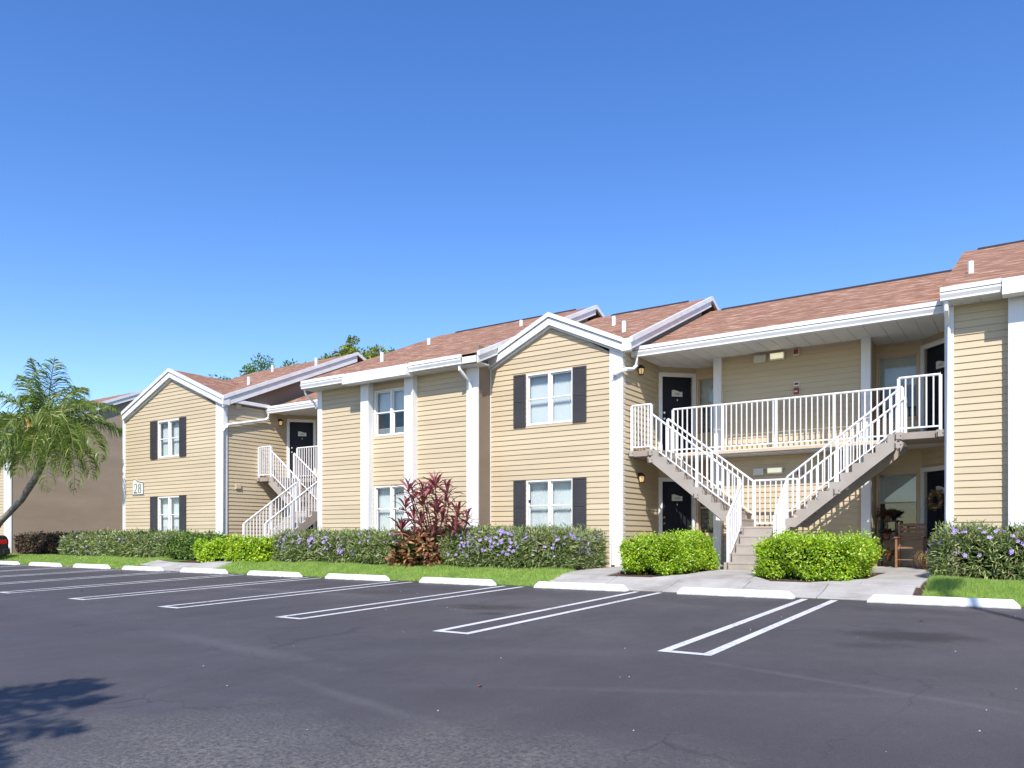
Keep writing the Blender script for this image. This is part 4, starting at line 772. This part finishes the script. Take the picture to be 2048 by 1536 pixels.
potplant('potted_plant', -2.72, 18.45, 1.30, 0.07, 0.12, 'small reddish pot plant on top of the black shelf stand', 'leaf_maroon', 70, 0.20); potplant('potted_plant', -2.75, 18.45, 0.88, 0.09, 0.14, 'small leafy pot on the middle shelf of the black stand', 'leaf_maroon', 40, 0.14); potplant('potted_plant', -2.70, 18.45, 0.44, 0.07, 0.14, 'terracotta pot on the lowest shelf of the black stand', 'dry_leaf', 30, 0.16)
# drooping dry plant in a pot beside the chair
dp = thing('dry_plant', (-1.83, 17.25, 0.30), 'withered potted plant with drooping straw-coloured leaves beside the chair', 'potted plant')
MB().lathe((-1.83, 17.25, 0.30), [(0, 0), (0.10, 0), (0.13, 0.20), (0.14, 0.20), (0.12, 0.18), (0, 0.18)], 14).build('pot', 'terracotta', dp)
VV = []; FF = []
for k in range(90):
    a = random.uniform(0, 6.283); ln = random.uniform(0.25, 0.5); b0 = Vector((-1.83, 17.25, 0.5)); pv = b0; el = random.uniform(0.6, 1.4); wd_ = 0.012
    for s_ in range(5):
        stp = Vector((math.cos(a)*math.cos(el), math.sin(a)*math.cos(el), math.sin(el)))*ln/4; sv = Vector((-math.sin(a), math.cos(a), 0))*wd_*(1-s_/5.5); i = len(VV); nx = pv+stp
        VV += [tuple(pv-sv), tuple(pv+sv), tuple(nx+sv*0.85), tuple(nx-sv*0.85)]; FF.append((i, i+1, i+2, i+3)); pv = nx; el -= 0.75
        if pv.z < 0.31: break
npmesh('foliage', VV, FF, 'dry_leaf', dp, 'stuff')
# wreath on lower right door
frD = Fr((-2.10, 18.80), (-1.40, 18.10)); wc = Vector(frD.T(0.42, 0.0, 1.72))
wr = thing('door_wreath', wc, 'dried floral wreath with pale blooms on the lower right door', 'wreath')
n = 420; a = RNG.uniform(0, 2*math.pi, n); rr_ = 0.17+RNG.normal(0, 0.035, n); ud = np.array(frD.d); nd = np.array(frD.n); wcn = np.array(wc)
C = wcn + np.outer(rr_*np.cos(a), ud) + np.outer(rr_*np.sin(a), [0, 0, 1]) + np.outer(RNG.uniform(-0.03, 0.03, n), nd)
V, F = leaves(C, RNG.normal(0, 1, (n, 3))+nd, RNG.normal(0, 1, (n, 3)), 0.06, 0.025); npmesh('foliage', V, F, 'dry_leaf', wr, 'stuff')
n = 26; a = RNG.uniform(0, 2*math.pi, n); C = wcn + np.outer(0.17*np.cos(a), ud) + np.outer(0.17*np.sin(a), [0, 0, 1]) + nd*0.03; mb = MB()
for c_ in C: mb.lathe(tuple(c_), [(0, -0.02), (0.022, 0), (0, 0.02)], 6)
mb.build('bloom', 'cream_box', wr)
bm_ = thing('broom', (-3.0, 18.55, 0.3), 'wooden-handled broom leaning in the corner by the lower right window', 'broom'); MB().tube([(-3.02, 18.60, 0.45), (-2.96, 18.72, 1.60)], 0.012, 6).build('handle', 'wood', bm_); MB().prism([(-3.11, 18.53, 0.30), (-2.93, 18.53, 0.30), (-2.98, 18.58, 0.50), (-3.06, 18.58, 0.50)], (0, 0.05, 0)).build('bristles', 'dry_leaf', bm_)

# ------------------------------------------------------------------ planting
def blob_points(n, x0, x1, y0, y1, z0, z1, inner=0.55, p=4.0, bump=0.06, seed=0):
    """points in the outer part of a rounded box; returns points and outward dirs"""
    g = np.random.default_rng(seed); u = g.normal(0, 1, (n, 3)); u[:, 2] = np.where(u[:, 2] < 0, u[:, 2]*0.8, u[:, 2])
    hx, hy, hz = (x1-x0)/2, (y1-y0)/2, (z1-z0)/2
    # sample faces of a box by area
    ar = np.array([hy*hz, hy*hz, hx*hz, hx*hz, hx*hy*1.15, hx*hy*0.15]); f_ = g.choice(6, n, p=ar/ar.sum()); q = g.uniform(-1, 1, (n, 3)); ax = f_//2; s_ = np.where(f_ % 2 == 0, 1.0, -1.0)
    s_ = np.where(f_ == 0, -1.0, np.where(f_ == 1, 1.0, np.where(f_ == 2, -1.0, np.where(f_ == 3, 1.0, np.where(f_ == 4, 1.0, -1.0)))))
    q[np.arange(n), ax] = s_
    H = np.array([hx, hy, hz]); w_ = q*H; mn = min(hx, hy, hz); core = np.clip(w_, -(H-mn*0.7), (H-mn*0.7)); d = w_-core; ln_ = np.linalg.norm(d, axis=1, keepdims=True); nrm = d/np.maximum(ln_, 1e-6)
    rad = mn*0.7; P_ = core + nrm*rad
    c0 = np.array([(x0+x1)/2, (y0+y1)/2, (z0+z1)/2]); W_ = P_+c0
    bs = np.sin(W_[:, 0]*5.1+seed)*np.sin(W_[:, 2]*6.3+1.3*seed)+0.7*np.sin(W_[:, 0]*11.3+W_[:, 2]*9.1+seed)+0.5*np.sin(W_[:, 1]*8.7+W_[:, 0]*3.0)
    depth = g.power(2.2, n); depth = inner+(1-inner)*depth
    P_ = core + nrm*(rad*depth[:, None]+bump*bs[:, None]*0.6); return P_+c0, nrm
def hedge(name, label, cat, box, n, lm, ln, wd, seed, flowers=0, upright=0.0, inner=0.35, bump=0.05, group=None, flz=0.35):
    x0, x1, y0, y1, z0, z1 = box; o = thing(name, ((x0+x1)/2, (y0+y1)/2, z0), label, cat, group); g = np.random.default_rng(seed+100); flowers = int(flowers*2.7)
    P_, N_ = blob_points(n, x0, x1, y0, y1, z0, z1, inner, bump=bump, seed=seed); P_[:, 2] = np.maximum(P_[:, 2], z0+0.02)
    sh_ = g.random(n) < 0.10; P_[sh_] += N_[sh_]*g.uniform(0.02, 0.11, (int(sh_.sum()), 1)); P_[sh_, 2] += g.uniform(0.0, 0.05, int(sh_.sum())); D = N_*0.8 + g.normal(0, 0.85, (n, 3)); D[:, 2] += upright; L_ = ln*g.uniform(0.6, 1.25, n); Nn = g.normal(0, 0.5, (n, 3)) + N_*0.4 + np.array([0.1, -0.3, 0.8])
    V, F = leaves(P_, D, Nn, L_, wd*g.uniform(0.7, 1.2, n), 0.22, 0.12); npmesh('foliage', V, F, lm, o, 'stuff')
    # dense inner leaves, coloured dark as shade, keep the hedge opaque
    m2 = int(n*0.35); q = g.uniform(-0.80, 0.80, (m2, 3)); Pi = np.array([(x0+x1)/2, (y0+y1)/2, (z0+z1)/2])+q*np.array([(x1-x0)/2-0.12, (y1-y0)/2-0.10, (z1-z0)/2]); V, F = leaves(Pi, g.normal(0, 1, (m2, 3)), g.normal(0, 1, (m2, 3)), ln*2.0, wd*3.0); npmesh('inner_foliage', V, F, 'leaf_inner_shade', o, 'stuff')
    # twigs
    st = MB(); k = max(6, int((x1-x0)*6))
    for i in range(k):
        bx, by = g.uniform(x0+0.2, x1-0.2), g.uniform(y0+0.25, y1-0.2); tx, ty = bx+g.normal(0, 0.12), by+g.normal(0, 0.12)
        st.tube([(bx, by, z0-0.03), ((bx+tx)/2, (by+ty)/2, z0+(z1-z0)*0.4), (tx, ty, z0+(z1-z0)*0.8)], [0.012, 0.009, 0.004], 4, False)
    st.build('stems', 'stem', o, kind='stuff')
    if flowers:
        hz = (z1-z0); FP, FN = blob_points(flowers*12, x0, x1, y0, y1, z0, z1, 0.99, bump=bump, seed=seed+5); keep = (FP[:, 2] > z0+hz*flz) & ((FN[:, 1] < 0.2) | (FN[:, 2] > 0.5))
        FP, FN = FP[keep], FN[keep]; nc = max(6, int((x1-x0)*7)); cc = FP[g.choice(len(FP), nc)]; dd = np.min(np.linalg.norm(FP[:, None]-cc[None], axis=2), axis=1); pr_ = np.exp(-(dd/0.16)**2)+0.10; pr_ = pr_/pr_.sum(); sel = g.choice(len(FP), min(flowers, len(FP)), replace=False, p=pr_); FP, FN = FP[sel], FN[sel]; m_ = len(FP)
        fd = unit(FN+np.array([0.25, -0.5, 0.45])+g.normal(0, 0.35, (m_, 3))); FP = FP+fd*0.05; a1 = unit(np.cross(fd, g.normal(0, 1, (m_, 3)))); a2 = np.cross(fd, a1); Vs = []; Fs = []; base = 0; R_ = 0.033*g.uniform(0.8, 1.3, m_)
        for q in range(5):
            t0 = 2*math.pi*q/5; w_ = 0.52; rc = R_[:, None]
            pA = FP-fd*0.012; pB = FP+(a1*math.cos(t0-w_)+a2*math.sin(t0-w_))*rc*0.85; pC = FP+(a1*math.cos(t0)+a2*math.sin(t0))*rc*1.05-fd*0.004; pD = FP+(a1*math.cos(t0+w_)+a2*math.sin(t0+w_))*rc*0.85
            V_ = np.stack([pA, pB, pC, pD], 1).reshape(-1, 3); Vs.append(V_); Fs.append(np.arange(m_)[:, None]*4+np.array([[0, 1, 2, 3]])+base); base += m_*4
        npmesh('blossoms', np.concatenate(Vs), np.concatenate(Fs), 'petal', o, 'stuff')
    return o
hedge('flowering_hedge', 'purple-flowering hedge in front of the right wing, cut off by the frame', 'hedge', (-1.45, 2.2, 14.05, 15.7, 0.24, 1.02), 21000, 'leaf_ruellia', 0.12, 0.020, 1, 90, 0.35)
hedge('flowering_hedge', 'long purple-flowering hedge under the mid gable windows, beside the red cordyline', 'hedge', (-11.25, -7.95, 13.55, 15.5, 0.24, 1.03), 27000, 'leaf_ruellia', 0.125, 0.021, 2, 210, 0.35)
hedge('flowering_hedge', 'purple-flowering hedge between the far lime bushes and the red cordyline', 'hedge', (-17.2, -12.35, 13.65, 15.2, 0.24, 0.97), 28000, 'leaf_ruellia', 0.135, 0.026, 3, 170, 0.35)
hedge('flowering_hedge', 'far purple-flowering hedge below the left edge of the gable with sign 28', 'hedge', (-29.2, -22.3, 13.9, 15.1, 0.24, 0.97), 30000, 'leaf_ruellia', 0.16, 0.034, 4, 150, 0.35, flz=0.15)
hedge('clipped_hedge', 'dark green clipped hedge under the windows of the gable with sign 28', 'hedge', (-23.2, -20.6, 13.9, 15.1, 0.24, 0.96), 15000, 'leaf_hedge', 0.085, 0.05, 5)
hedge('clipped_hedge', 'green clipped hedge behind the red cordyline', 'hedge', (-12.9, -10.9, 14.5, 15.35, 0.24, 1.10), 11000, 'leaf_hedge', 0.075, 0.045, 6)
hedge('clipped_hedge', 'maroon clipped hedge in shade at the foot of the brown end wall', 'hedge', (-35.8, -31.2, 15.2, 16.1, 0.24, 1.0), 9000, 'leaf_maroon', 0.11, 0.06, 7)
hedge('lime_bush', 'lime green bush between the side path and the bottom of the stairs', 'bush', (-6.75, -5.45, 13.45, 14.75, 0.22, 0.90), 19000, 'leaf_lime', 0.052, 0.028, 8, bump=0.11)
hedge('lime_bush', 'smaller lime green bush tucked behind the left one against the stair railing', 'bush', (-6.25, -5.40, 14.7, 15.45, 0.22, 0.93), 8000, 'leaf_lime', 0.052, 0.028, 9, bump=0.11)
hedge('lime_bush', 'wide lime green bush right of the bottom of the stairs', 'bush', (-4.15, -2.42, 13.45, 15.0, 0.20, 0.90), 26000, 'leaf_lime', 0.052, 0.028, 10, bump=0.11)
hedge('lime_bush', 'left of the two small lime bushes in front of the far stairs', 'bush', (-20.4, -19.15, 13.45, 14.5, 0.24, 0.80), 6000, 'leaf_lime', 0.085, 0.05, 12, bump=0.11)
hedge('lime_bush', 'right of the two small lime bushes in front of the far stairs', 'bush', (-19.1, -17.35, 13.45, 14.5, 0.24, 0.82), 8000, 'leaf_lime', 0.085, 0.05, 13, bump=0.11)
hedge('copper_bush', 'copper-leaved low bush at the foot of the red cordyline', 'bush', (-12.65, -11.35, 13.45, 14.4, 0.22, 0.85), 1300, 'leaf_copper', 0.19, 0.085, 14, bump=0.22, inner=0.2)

# cordyline: stems with rosettes of strap leaves
cd = thing('cordyline', (-11.75, 13.75, 0.23), 'tall spiky burgundy cordyline rising from the hedge before the left wing', 'ornamental plant')
lm_ = MB(); L_ = 1.0; prof_ = [(0, 0.0, 0.12), (0.15, 0.03, 0.34), (0.45, 0.06, 0.66), (0.75, -0.04, 0.50), (0.97, -0.24, 0.02)]
for (t_, dz, w_) in prof_: lm_.v += [(t_, -w_*0.14, dz+0.02*w_), (t_, 0, dz-0.02*w_), (t_, w_*0.14, dz+0.02*w_)]
for k in range(4):
    for j in range(2): a0 = k*3+j; lm_.f.append((a0, a0+1, a0+4, a0+3))
lo = lm_.build('leaf', 'leaf_cordyline'); LEAF = lo.data; bpy.data.objects.remove(lo)
heads = []
stemm = MB()
for (hx, hy, hz, ln, n_) in ((-12.50, 13.7, 2.05, 0.36, 15), (-12.15, 13.8, 2.0, 0.38, 16), (-11.72, 13.75, 2.12, 0.40, 18), (-11.42, 13.8, 1.92, 0.38, 16), (-12.55, 13.65, 1.62, 0.34, 14), (-12.05, 13.7, 1.70, 0.38, 16), (-11.62, 13.65, 1.60, 0.38, 16), (-11.05, 13.7, 1.42, 0.42, 20), (-12.72, 13.7, 1.12, 0.40, 17), (-12.05, 13.62, 1.22, 0.38, 17), (-11.62, 13.6, 1.10, 0.36, 15), (-11.2, 13.75, 1.12, 0.36, 14), (-10.85, 13.8, 1.30, 0.36, 14), (-11.85, 13.9, 1.45, 0.34, 13), (-12.3, 13.65, 1.38, 0.36, 15), (-11.4, 13.6, 1.32, 0.36, 14), (-11.9, 13.65, 1.92, 0.34, 13), (-12.35, 13.7, 1.85, 0.32, 12), (-11.3, 13.7, 1.66, 0.34, 12), (-11.0, 13.6, 1.12, 0.36, 12), (-12.2, 13.55, 0.95, 0.36, 12)):
    hx += 0.22; bx = -11.5+random.uniform(-0.12, 0.12); by = 13.8+random.uniform(-0.1, 0.1); stemm.tube([(bx, by, 0.2), (bx+(hx-bx)*0.35, by, 0.2+(hz-0.2)*0.45), (hx-(hx-bx)*0.12, hy, hz-0.22), (hx, hy, hz-0.02)], [0.022, 0.018, 0.013, 0.010], 6)
    for i in range(n_):
        az = i*2.4+random.uniform(-0.3, 0.3); k = i/n_; el = R(78-95*k+random.uniform(-10, 10)); l = ln*1.15*random.uniform(0.75, 1.15)*(0.8+0.4*math.sin(math.pi*k)); z_ = hz-0.10*k
        inst('leaf', LEAF, (hx, hy, z_), cd, rot=(random.uniform(-0.4, 0.4), -el, az), scale=(l, l*random.uniform(0.6, 1.1), l))
stemm.build('stems', 'stem', cd)

# grass: blades
def grass(x0, x1, y0, y1, dens, h, wd, seed, holes=()):
    g = np.random.default_rng(seed); n = int((x1-x0)*(y1-y0)*dens); X = g.uniform(x0, x1, n); Y = g.uniform(y0, y1, n); edge = y0+0.10*(np.sin(X*2.1)+np.sin(X*5.7)*0.6+np.sin(X*13)*0.3)*0.5; k = Y > edge; X, Y = X[k], Y[k]; n = len(X)
    t_ = np.clip((Y-12.3)/1.3, 0, 1); Z = np.where(Y < 12.3, 0.0264*(Y-12.05), 0.0066+0.2234*t_*t_*(3-2*t_))
    hh = h*g.uniform(0.45, 1.2, n)*(0.8+0.3*np.sin(X*3.1+Y*2)*np.sin(X*1.3)); a = g.uniform(0, 2*math.pi, n); dx, dy = np.cos(a)*wd/2, np.sin(a)*wd/2; lx, ly = g.normal(0, 0.35, n)*hh, g.normal(0, 0.35, n)*hh
    V = np.stack([np.column_stack([X-dx, Y-dy, Z]), np.column_stack([X+dx, Y+dy, Z]), np.column_stack([X+lx, Y+ly, Z+hh])], 1).reshape(-1, 3); F = np.arange(n*3).reshape(-1, 3); return V, F
parts = [grass(-1.42, 2.0, 12.28, 14.1, 8000, 0.10, 0.009, 1), grass(-18.2, -7.78, 12.28, 13.75, 4600, 0.095, 0.013, 2), grass(-34, -22.2, 12.28, 14.0, 1700, 0.09, 0.022, 3), grass(-60, -34, 12.28, 14.6, 350, 0.10, 0.03, 4)]
off = 0; Vs = []; Fs = []
for V, F in parts: Vs.append(V); Fs.append(F+off); off += len(V)
go = npmesh('grass', np.concatenate(Vs), np.concatenate(Fs), 'grass_blade', None, 'stuff'); go['label'] = 'short green grass along the edge of the parking lot'; go['category'] = 'grass'
# pebbles and litter on the asphalt
g = np.random.default_rng(5); mb = MB(); mb.sm = False
for i in range(70):
    y = g.uniform(1.8, 11.8); x = g.uniform(-0.8*y-6, -0.1*y+1.0) if i < 50 else g.uniform(-24, -9); s_ = g.uniform(0.002, 0.0045)*(1+y*0.05); z = gz(y); mb.hexa([(x-s_, y-s_, z), (x+s_, y-s_*0.7, z), (x+s_*0.8, y+s_, z), (x-s_, y+s_, z), (x-s_*0.6, y-s_*0.5, z+s_*0.9), (x+s_*0.5, y-s_*0.6, z+s_), (x+s_*0.6, y+s_*0.5, z+s_*0.8), (x-s_*0.4, y+s_*0.6, z+s_)])
o = mb.build('gravel', 'debris_pale', kind='stuff'); o['label'] = 'scattered pale grit on the dark asphalt'; o['category'] = 'gravel'
C = np.array([(-3.5, 4.68), (-1.18, 10.17), (-6.6, 9.0), (-15.1, 7.6), (-3.2, 11.8), (-4.8, 11.85), (-9.5, 11.8)]); n = len(C); C3 = np.column_stack([C, [gz(y)+0.006 for y in C[:, 1]]]); D = g.normal(0, 1, (n, 3)); D[:, 2] = 0.1
V, F = leaves(C3, D, np.tile([0, 0, 1.0], (n, 1)), 0.06, 0.035, 0.2, 0.1); o = npmesh('leaf_litter', V, F, 'debris_leaf', None, 'stuff'); o['label'] = 'few orange fallen leaves on the asphalt'; o['category'] = 'litter'

# ------------------------------------------------------------------ palms
def frond(name, parent, base, az, el, length, droop, mt, nl=84, ll=0.95, twist=0.0, hang=0.7, seed=0, lw=0.022):
    g = np.random.default_rng(seed); pts = []; p = np.array(base, float); e = el; N = 16
    for i in range(N+1):
        pts.append(p.copy()); t_ = i/N; e = el - droop*t_**1.4; p = p + np.array([math.cos(az)*math.cos(e), math.sin(az)*math.cos(e), math.sin(e)])*length/N
    mb = MB(); mb.tube([tuple(q) for q in pts], [0.022*(1-0.85*i/N)+0.003 for i in range(N+1)], 5, False); fo = mb.build(name, 'leaf_palm_rib', parent)
    pts = np.array(pts); side = np.array([-math.sin(az), math.cos(az), 0.0]); Vs = []; Fs = []; b_ = 0
    for s_ in (-1, 1):
        t_ = np.linspace(0.10, 0.995, nl) + g.normal(0, 0.006, nl); t_ = np.clip(t_, 0.08, 1); ii = np.clip((t_*N).astype(int), 0, N-1); fr_ = (t_*N-ii)[:, None]; C = pts[ii]*(1-fr_)+pts[ii+1]*fr_; T = unit(pts[ii+1]-pts[ii])
        l = ll*np.sin(np.clip(t_*0.93+0.10, 0, 1)*math.pi)**0.6*g.uniform(0.85, 1.15, nl); D0 = unit(side*s_*g.uniform(0.7, 1.0, nl)[:, None]+T*0.55+np.array([0, 0, 1])*g.normal(0.15, 0.25, nl)[:, None]); D1 = unit(D0*0.6+np.array([0, 0, -1])*hang*g.uniform(0.8, 1.5, nl)[:, None]); D2 = unit(D0*0.25+np.array([0, 0, -1.0])*hang*1.6)
        S = unit(np.cross(D0, T)+g.normal(0, 0.3, (nl, 3)))*lw; P1 = C+D0*(l*0.35)[:, None]; P2 = P1+D1*(l*0.35)[:, None]; P3 = P2+D2*(l*0.3)[:, None]
        V = np.stack([C-S*0.4, C+S*0.4, P1-S, P1+S, P2-S*0.7, P2+S*0.7, P3], 1).reshape(-1, 3); i = np.arange(nl)[:, None]*7+b_
        F = np.concatenate([i+np.array([[0, 1, 3]]), i+np.array([[0, 3, 2]]), i+np.array([[2, 3, 5]]), i+np.array([[2, 5, 4]]), i+np.array([[4, 5, 6]])], 1).reshape(-1, 3); Vs.append(V); Fs.append(F); b_ += nl*7
    npmesh('leaflets', np.concatenate(Vs), np.concatenate(Fs), mt, fo, 'stuff'); return fo
M['leaf_palm_rib'] = mat('leaf_palm_rib', (0.16, 0.17, 0.06), 0.6)
pm = thing('palm_tree', (-34.6, 13.8, 0.23), 'queen palm with a leaning trunk and drooping fronds before the brown end wall', 'palm tree')
tp = [(-36.0, 13.8, 0.1), (-34.9, 13.8, 0.75), (-33.7, 13.8, 1.51), (-31.9, 13.8, 2.35), (-30.7, 13.8, 3.2), (-30.1, 13.8, 3.9), (-29.85, 13.8, 4.45)]
MB().tube(tp, [0.15, 0.13, 0.12, 0.115, 0.12, 0.14, 0.12], 12).build('trunk', 'bark', pm)
cr = (-29.9, 13.8, 4.40)
for i, (az, el, ln, dr, hang) in enumerate([(200, 89, 3.3, 0.55, 0.25), (345, 84, 3.3, 0.9, 0.25), (185, 78, 3.3, 1.0, 0.3), (5, 72, 3.3, 1.7, 0.4), (0, 52, 3.7, 1.7, 0.5), (170, 62, 3.7, 1.3, 0.4), (350, 36, 4.1, 2.5, 0.9), (338, 48, 4.3, 3.0, 1.0), (8, 30, 3.9, 2.2, 0.9), (325, 20, 3.6, 2.2, 1.0),
        (195, 46, 3.9, 1.9, 0.8), (180, 28, 4.0, 2.1, 1.0), (210, 35, 3.9, 2.1, 0.9), (225, 12, 3.4, 1.6, 1.0), (240, 50, 3.5, 2.3, 0.8), (265, 30, 3.4, 2.3, 1.0), (290, 15, 3.3, 2.0, 1.1), (305, 45, 3.4, 2.5, 0.9), (60, 45, 3.2, 1.9, 0.8), (100, 55, 3.2, 1.8, 0.7), (130, 40, 3.3, 1.9, 0.8), (345, 2, 3.2, 1.5, 1.0), (235, -12, 2.6, 1.0, 1.0), (310, -8, 2.8, 1.2, 1.0), (352, 14, 4.3, 2.4, 1.2), (335, 10, 4.2, 2.2, 1.2), (5, 8, 3.6, 1.7, 1.1), (270, 68, 3.2, 1.9, 0.5), (30, 60, 3.4, 1.8, 0.5)]):
    frond('frond', pm, cr, R(az), R(el), ln, dr, 'leaf_palm', seed=i+20, hang=hang)
sp_ = MB(); 
for k in range(16): a = random.uniform(0, 6.28); r_ = 0.16; sp_.tube([(-29.3+0.05*math.cos(a), 12.95+0.05*math.sin(a), 4.75), (-29.3+r_*math.cos(a), 12.9+r_*math.sin(a), 4.6), (-29.3+r_*1.3*math.cos(a), 12.88+r_*1.3*math.sin(a), 4.25)], [0.02, 0.018, 0.008], 5)
sp_.build('flower_cluster', 'spathe', pm)
MB().tube([(-29.8, 13.6, 4.45), (-29.3, 12.95, 4.8), (-29.35, 12.8, 5.3)], [0.05, 0.10, 0.015], 7).build('spathe', 'spathe', pm)
# palm behind the camera whose shadow falls on the lot
p2_ = thing('palm_tree', (-4.7, -2.9, gz(-2.9)), 'palm beside the photographer whose frond shadow falls on the near asphalt', 'palm tree')
c2 = (-3.9, -3.6, 4.8); MB().tube([(-4.7, -2.9, gz(-2.9)), (-4.5, -2.7, 2.5), c2], [0.16, 0.13, 0.10], 10).build('trunk', 'bark', p2_)
for i in range(30): frond('frond', p2_, c2, R(i*25+random.uniform(-6, 6)), R(random.uniform(5, 60)), 2.1, 1.2, 'leaf_palm', nl=44, ll=0.6, seed=60+i, hang=0.4, lw=0.05)
# lamp post out of frame, its thin shadow crosses the lot
lp = thing('lamp_post', (3.31, 3.9, gz(3.9)), 'tall parking lot lamp post beside the photographer', 'lamp post'); MB().tube([(3.31, 3.9, gz(3.9)-0.05), (3.31, 3.9, 10.3)], [0.085, 0.06], 10).build('pole', 'bronze', lp); MB().box(3.11, 3.51, 3.9, 4.6, 10.28, 10.42).build('lamp_head', 'bronze', lp, bevel=0.02)

# background trees
def tree(x, y, zc, rx, rz, n, mt, label, seed, ls=0.28):
    o = thing('tree', (x, y, 0.2), label, 'tree', 'trees behind the building'); g = np.random.default_rng(seed); MB().tube([(x, y, 0.2), (x+0.1, y, zc-rz*0.6), (x, y, zc)], [0.25, 0.16, 0.06], 8).build('trunk', 'bark', o)
    k = 26; cc = g.normal(0, 1, (k, 3)); cc = unit(cc)*g.uniform(0.35, 0.95, (k, 1))*np.array([rx, rx, rz]); cr_ = g.uniform(0.22, 0.42, k)*rx; lb = MB()
    for c_ in cc[:12]: lb.tube([(x, y, zc-rz*0.5), (x+c_[0]*0.6, y+c_[1]*0.6, zc+c_[2]*0.5), (x+c_[0], y+c_[1], zc+c_[2])], [0.07, 0.04, 0.012], 5)
    lb.build('branches', 'stem', o, kind='stuff')
    j = g.integers(0, k, n); dv_ = unit(g.normal(0, 1, (n, 3))); P_ = np.array([x, y, zc])+cc[j]+dv_*(cr_[j]*g.power(1.8, n))[:, None]
    V, F = leaves(P_, dv_+g.normal(0, 0.6, (n, 3)), g.normal(0, 0.6, (n, 3))+np.array([0, -0.2, 0.8]), ls*g.uniform(0.6, 1.2, n), ls*0.5, 0.2, 0.1); npmesh('crown', V, F, mt, o, 'stuff')
tree(-47.2, 36, 11.7, 2.1, 2.1, 9500, 'leaf_tree', 'round dark green tree rising behind the far roof', 1, 0.24)
tree(-50.4, 36, 11.65, 1.5, 1.2, 3600, 'leaf_tree', 'small low green tree left of the round tree behind the far roof', 2, 0.24)
tree(-42.4, 36, 11.55, 1.9, 1.35, 6500, 'leaf_tree', 'spreading green tree whose top skims the far roof ridge', 3, 0.24)
tree(-40.0, 36.5, 11.95, 1.8, 1.3, 6500, 'leaf_tree_yellow', 'yellow-green tree behind the top of the far roof', 4, 0.24)
tree(-38.0, 37, 12.85, 0.7, 1.5, 2400, 'leaf_tree_yellow', 'narrow reddish-tipped tree beside the roof peak', 5, 0.2)
tree(-36.3, 36, 11.75, 1.7, 1.4, 6500, 'leaf_tree_yellow', 'olive tree filling the notch between the two roofs', 6, 0.24)
tree(-34.0, 37, 11.65, 1.7, 1.4, 5500, 'leaf_tree', 'dark green tree beside the vent pipe at the notch of the roofs', 7, 0.24)

# parked car, rear towards the building
car = thing('parked_car', (-31.7, 10.4, gz(10.4)), 'black sedan with red tail light, backed in at the left edge of the frame', 'car')
cx_ = -31.7; zb = gz(10.4)
def carbody(prof, hw_, nm, mt, bv=0.05): return MB().prism([(cx_-hw_, y, z+zb) for y, z in prof], (2*hw_, 0, 0)).build(nm, mt, car, bevel=bv)
body = carbody([(8.25, 0.30), (8.22, 0.62), (8.45, 0.78), (9.35, 0.93), (11.9, 1.03), (12.80, 1.05), (12.90, 0.95), (12.92, 0.60), (12.86, 0.30), (12.2, 0.24), (9.0, 0.22)], 0.90, 'body', 'car_paint', 0.07)
gh = MB(); a_ = [(9.30, 0.90), (12.25, 1.0)]; t1_ = [(10.15, 1.42), (11.55, 1.44)]
gh.hexa([(cx_-0.84, 9.30, 0.90+zb), (cx_+0.84, 9.30, 0.90+zb), (cx_+0.84, 12.30, 1.02+zb), (cx_-0.84, 12.30, 1.02+zb), (cx_-0.60, 10.15, 1.41+zb), (cx_+0.60, 10.15, 1.41+zb), (cx_+0.60, 11.55, 1.42+zb), (cx_-0.60, 11.55, 1.42+zb)]).build('windows', 'car_glass', car, bevel=0.04)
MB().hexa([(cx_-0.61, 10.10, 1.40+zb), (cx_+0.61, 10.10, 1.40+zb), (cx_+0.61, 11.6, 1.41+zb), (cx_-0.61, 11.6, 1.41+zb), (cx_-0.56, 10.25, 1.45+zb), (cx_+0.56, 10.25, 1.45+zb), (cx_+0.56, 11.45, 1.46+zb), (cx_-0.56, 11.45, 1.46+zb)]).build('roof', 'car_paint', car, bevel=0.02)
for sx_ in (-1, 1):
    for y in (9.15, 11.95):
        MB().tube([(cx_+sx_*0.70, y, 0.32+zb), (cx_+sx_*0.915, y, 0.32+zb)], 0.32, 22).build('tyre', 'tyre', car, bevel=0.02); MB().tube([(cx_+sx_*0.90, y, 0.32+zb), (cx_+sx_*0.925, y, 0.32+zb)], 0.20, 16).build('rim', 'chrome', car)
    MB().box(cx_+sx_*0.62-0.20, cx_+sx_*0.62+0.20, 12.80, 12.935, 0.70+zb, 0.90+zb).build('tail_light', 'tail_red', car, bevel=0.02); MB().box(cx_+sx_*0.86-0.05, cx_+sx_*0.86+0.05, 12.55, 12.86, 0.72+zb, 0.89+zb).build('tail_light', 'tail_red', car, bevel=0.02)
    MB().box(cx_+sx_*0.65-0.16, cx_+sx_*0.65+0.16, 8.19, 8.32, 0.58+zb, 0.70+zb).build('headlight', 'chrome', car, bevel=0.02); MB().box(cx_+sx_*0.98-0.08, cx_+sx_*0.98+0.08, 9.72, 9.86, 0.92+zb, 1.05+zb).build('mirror', 'car_paint', car, bevel=0.02)
MB().box(cx_-0.91, cx_+0.91, 12.70, 12.96, 0.36+zb, 0.58+zb).build('bumper', 'car_paint', car, bevel=0.04); MB().box(cx_-0.85, cx_+0.85, 12.92, 12.965, 0.585+zb, 0.605+zb).build('bumper_trim', 'chrome', car)
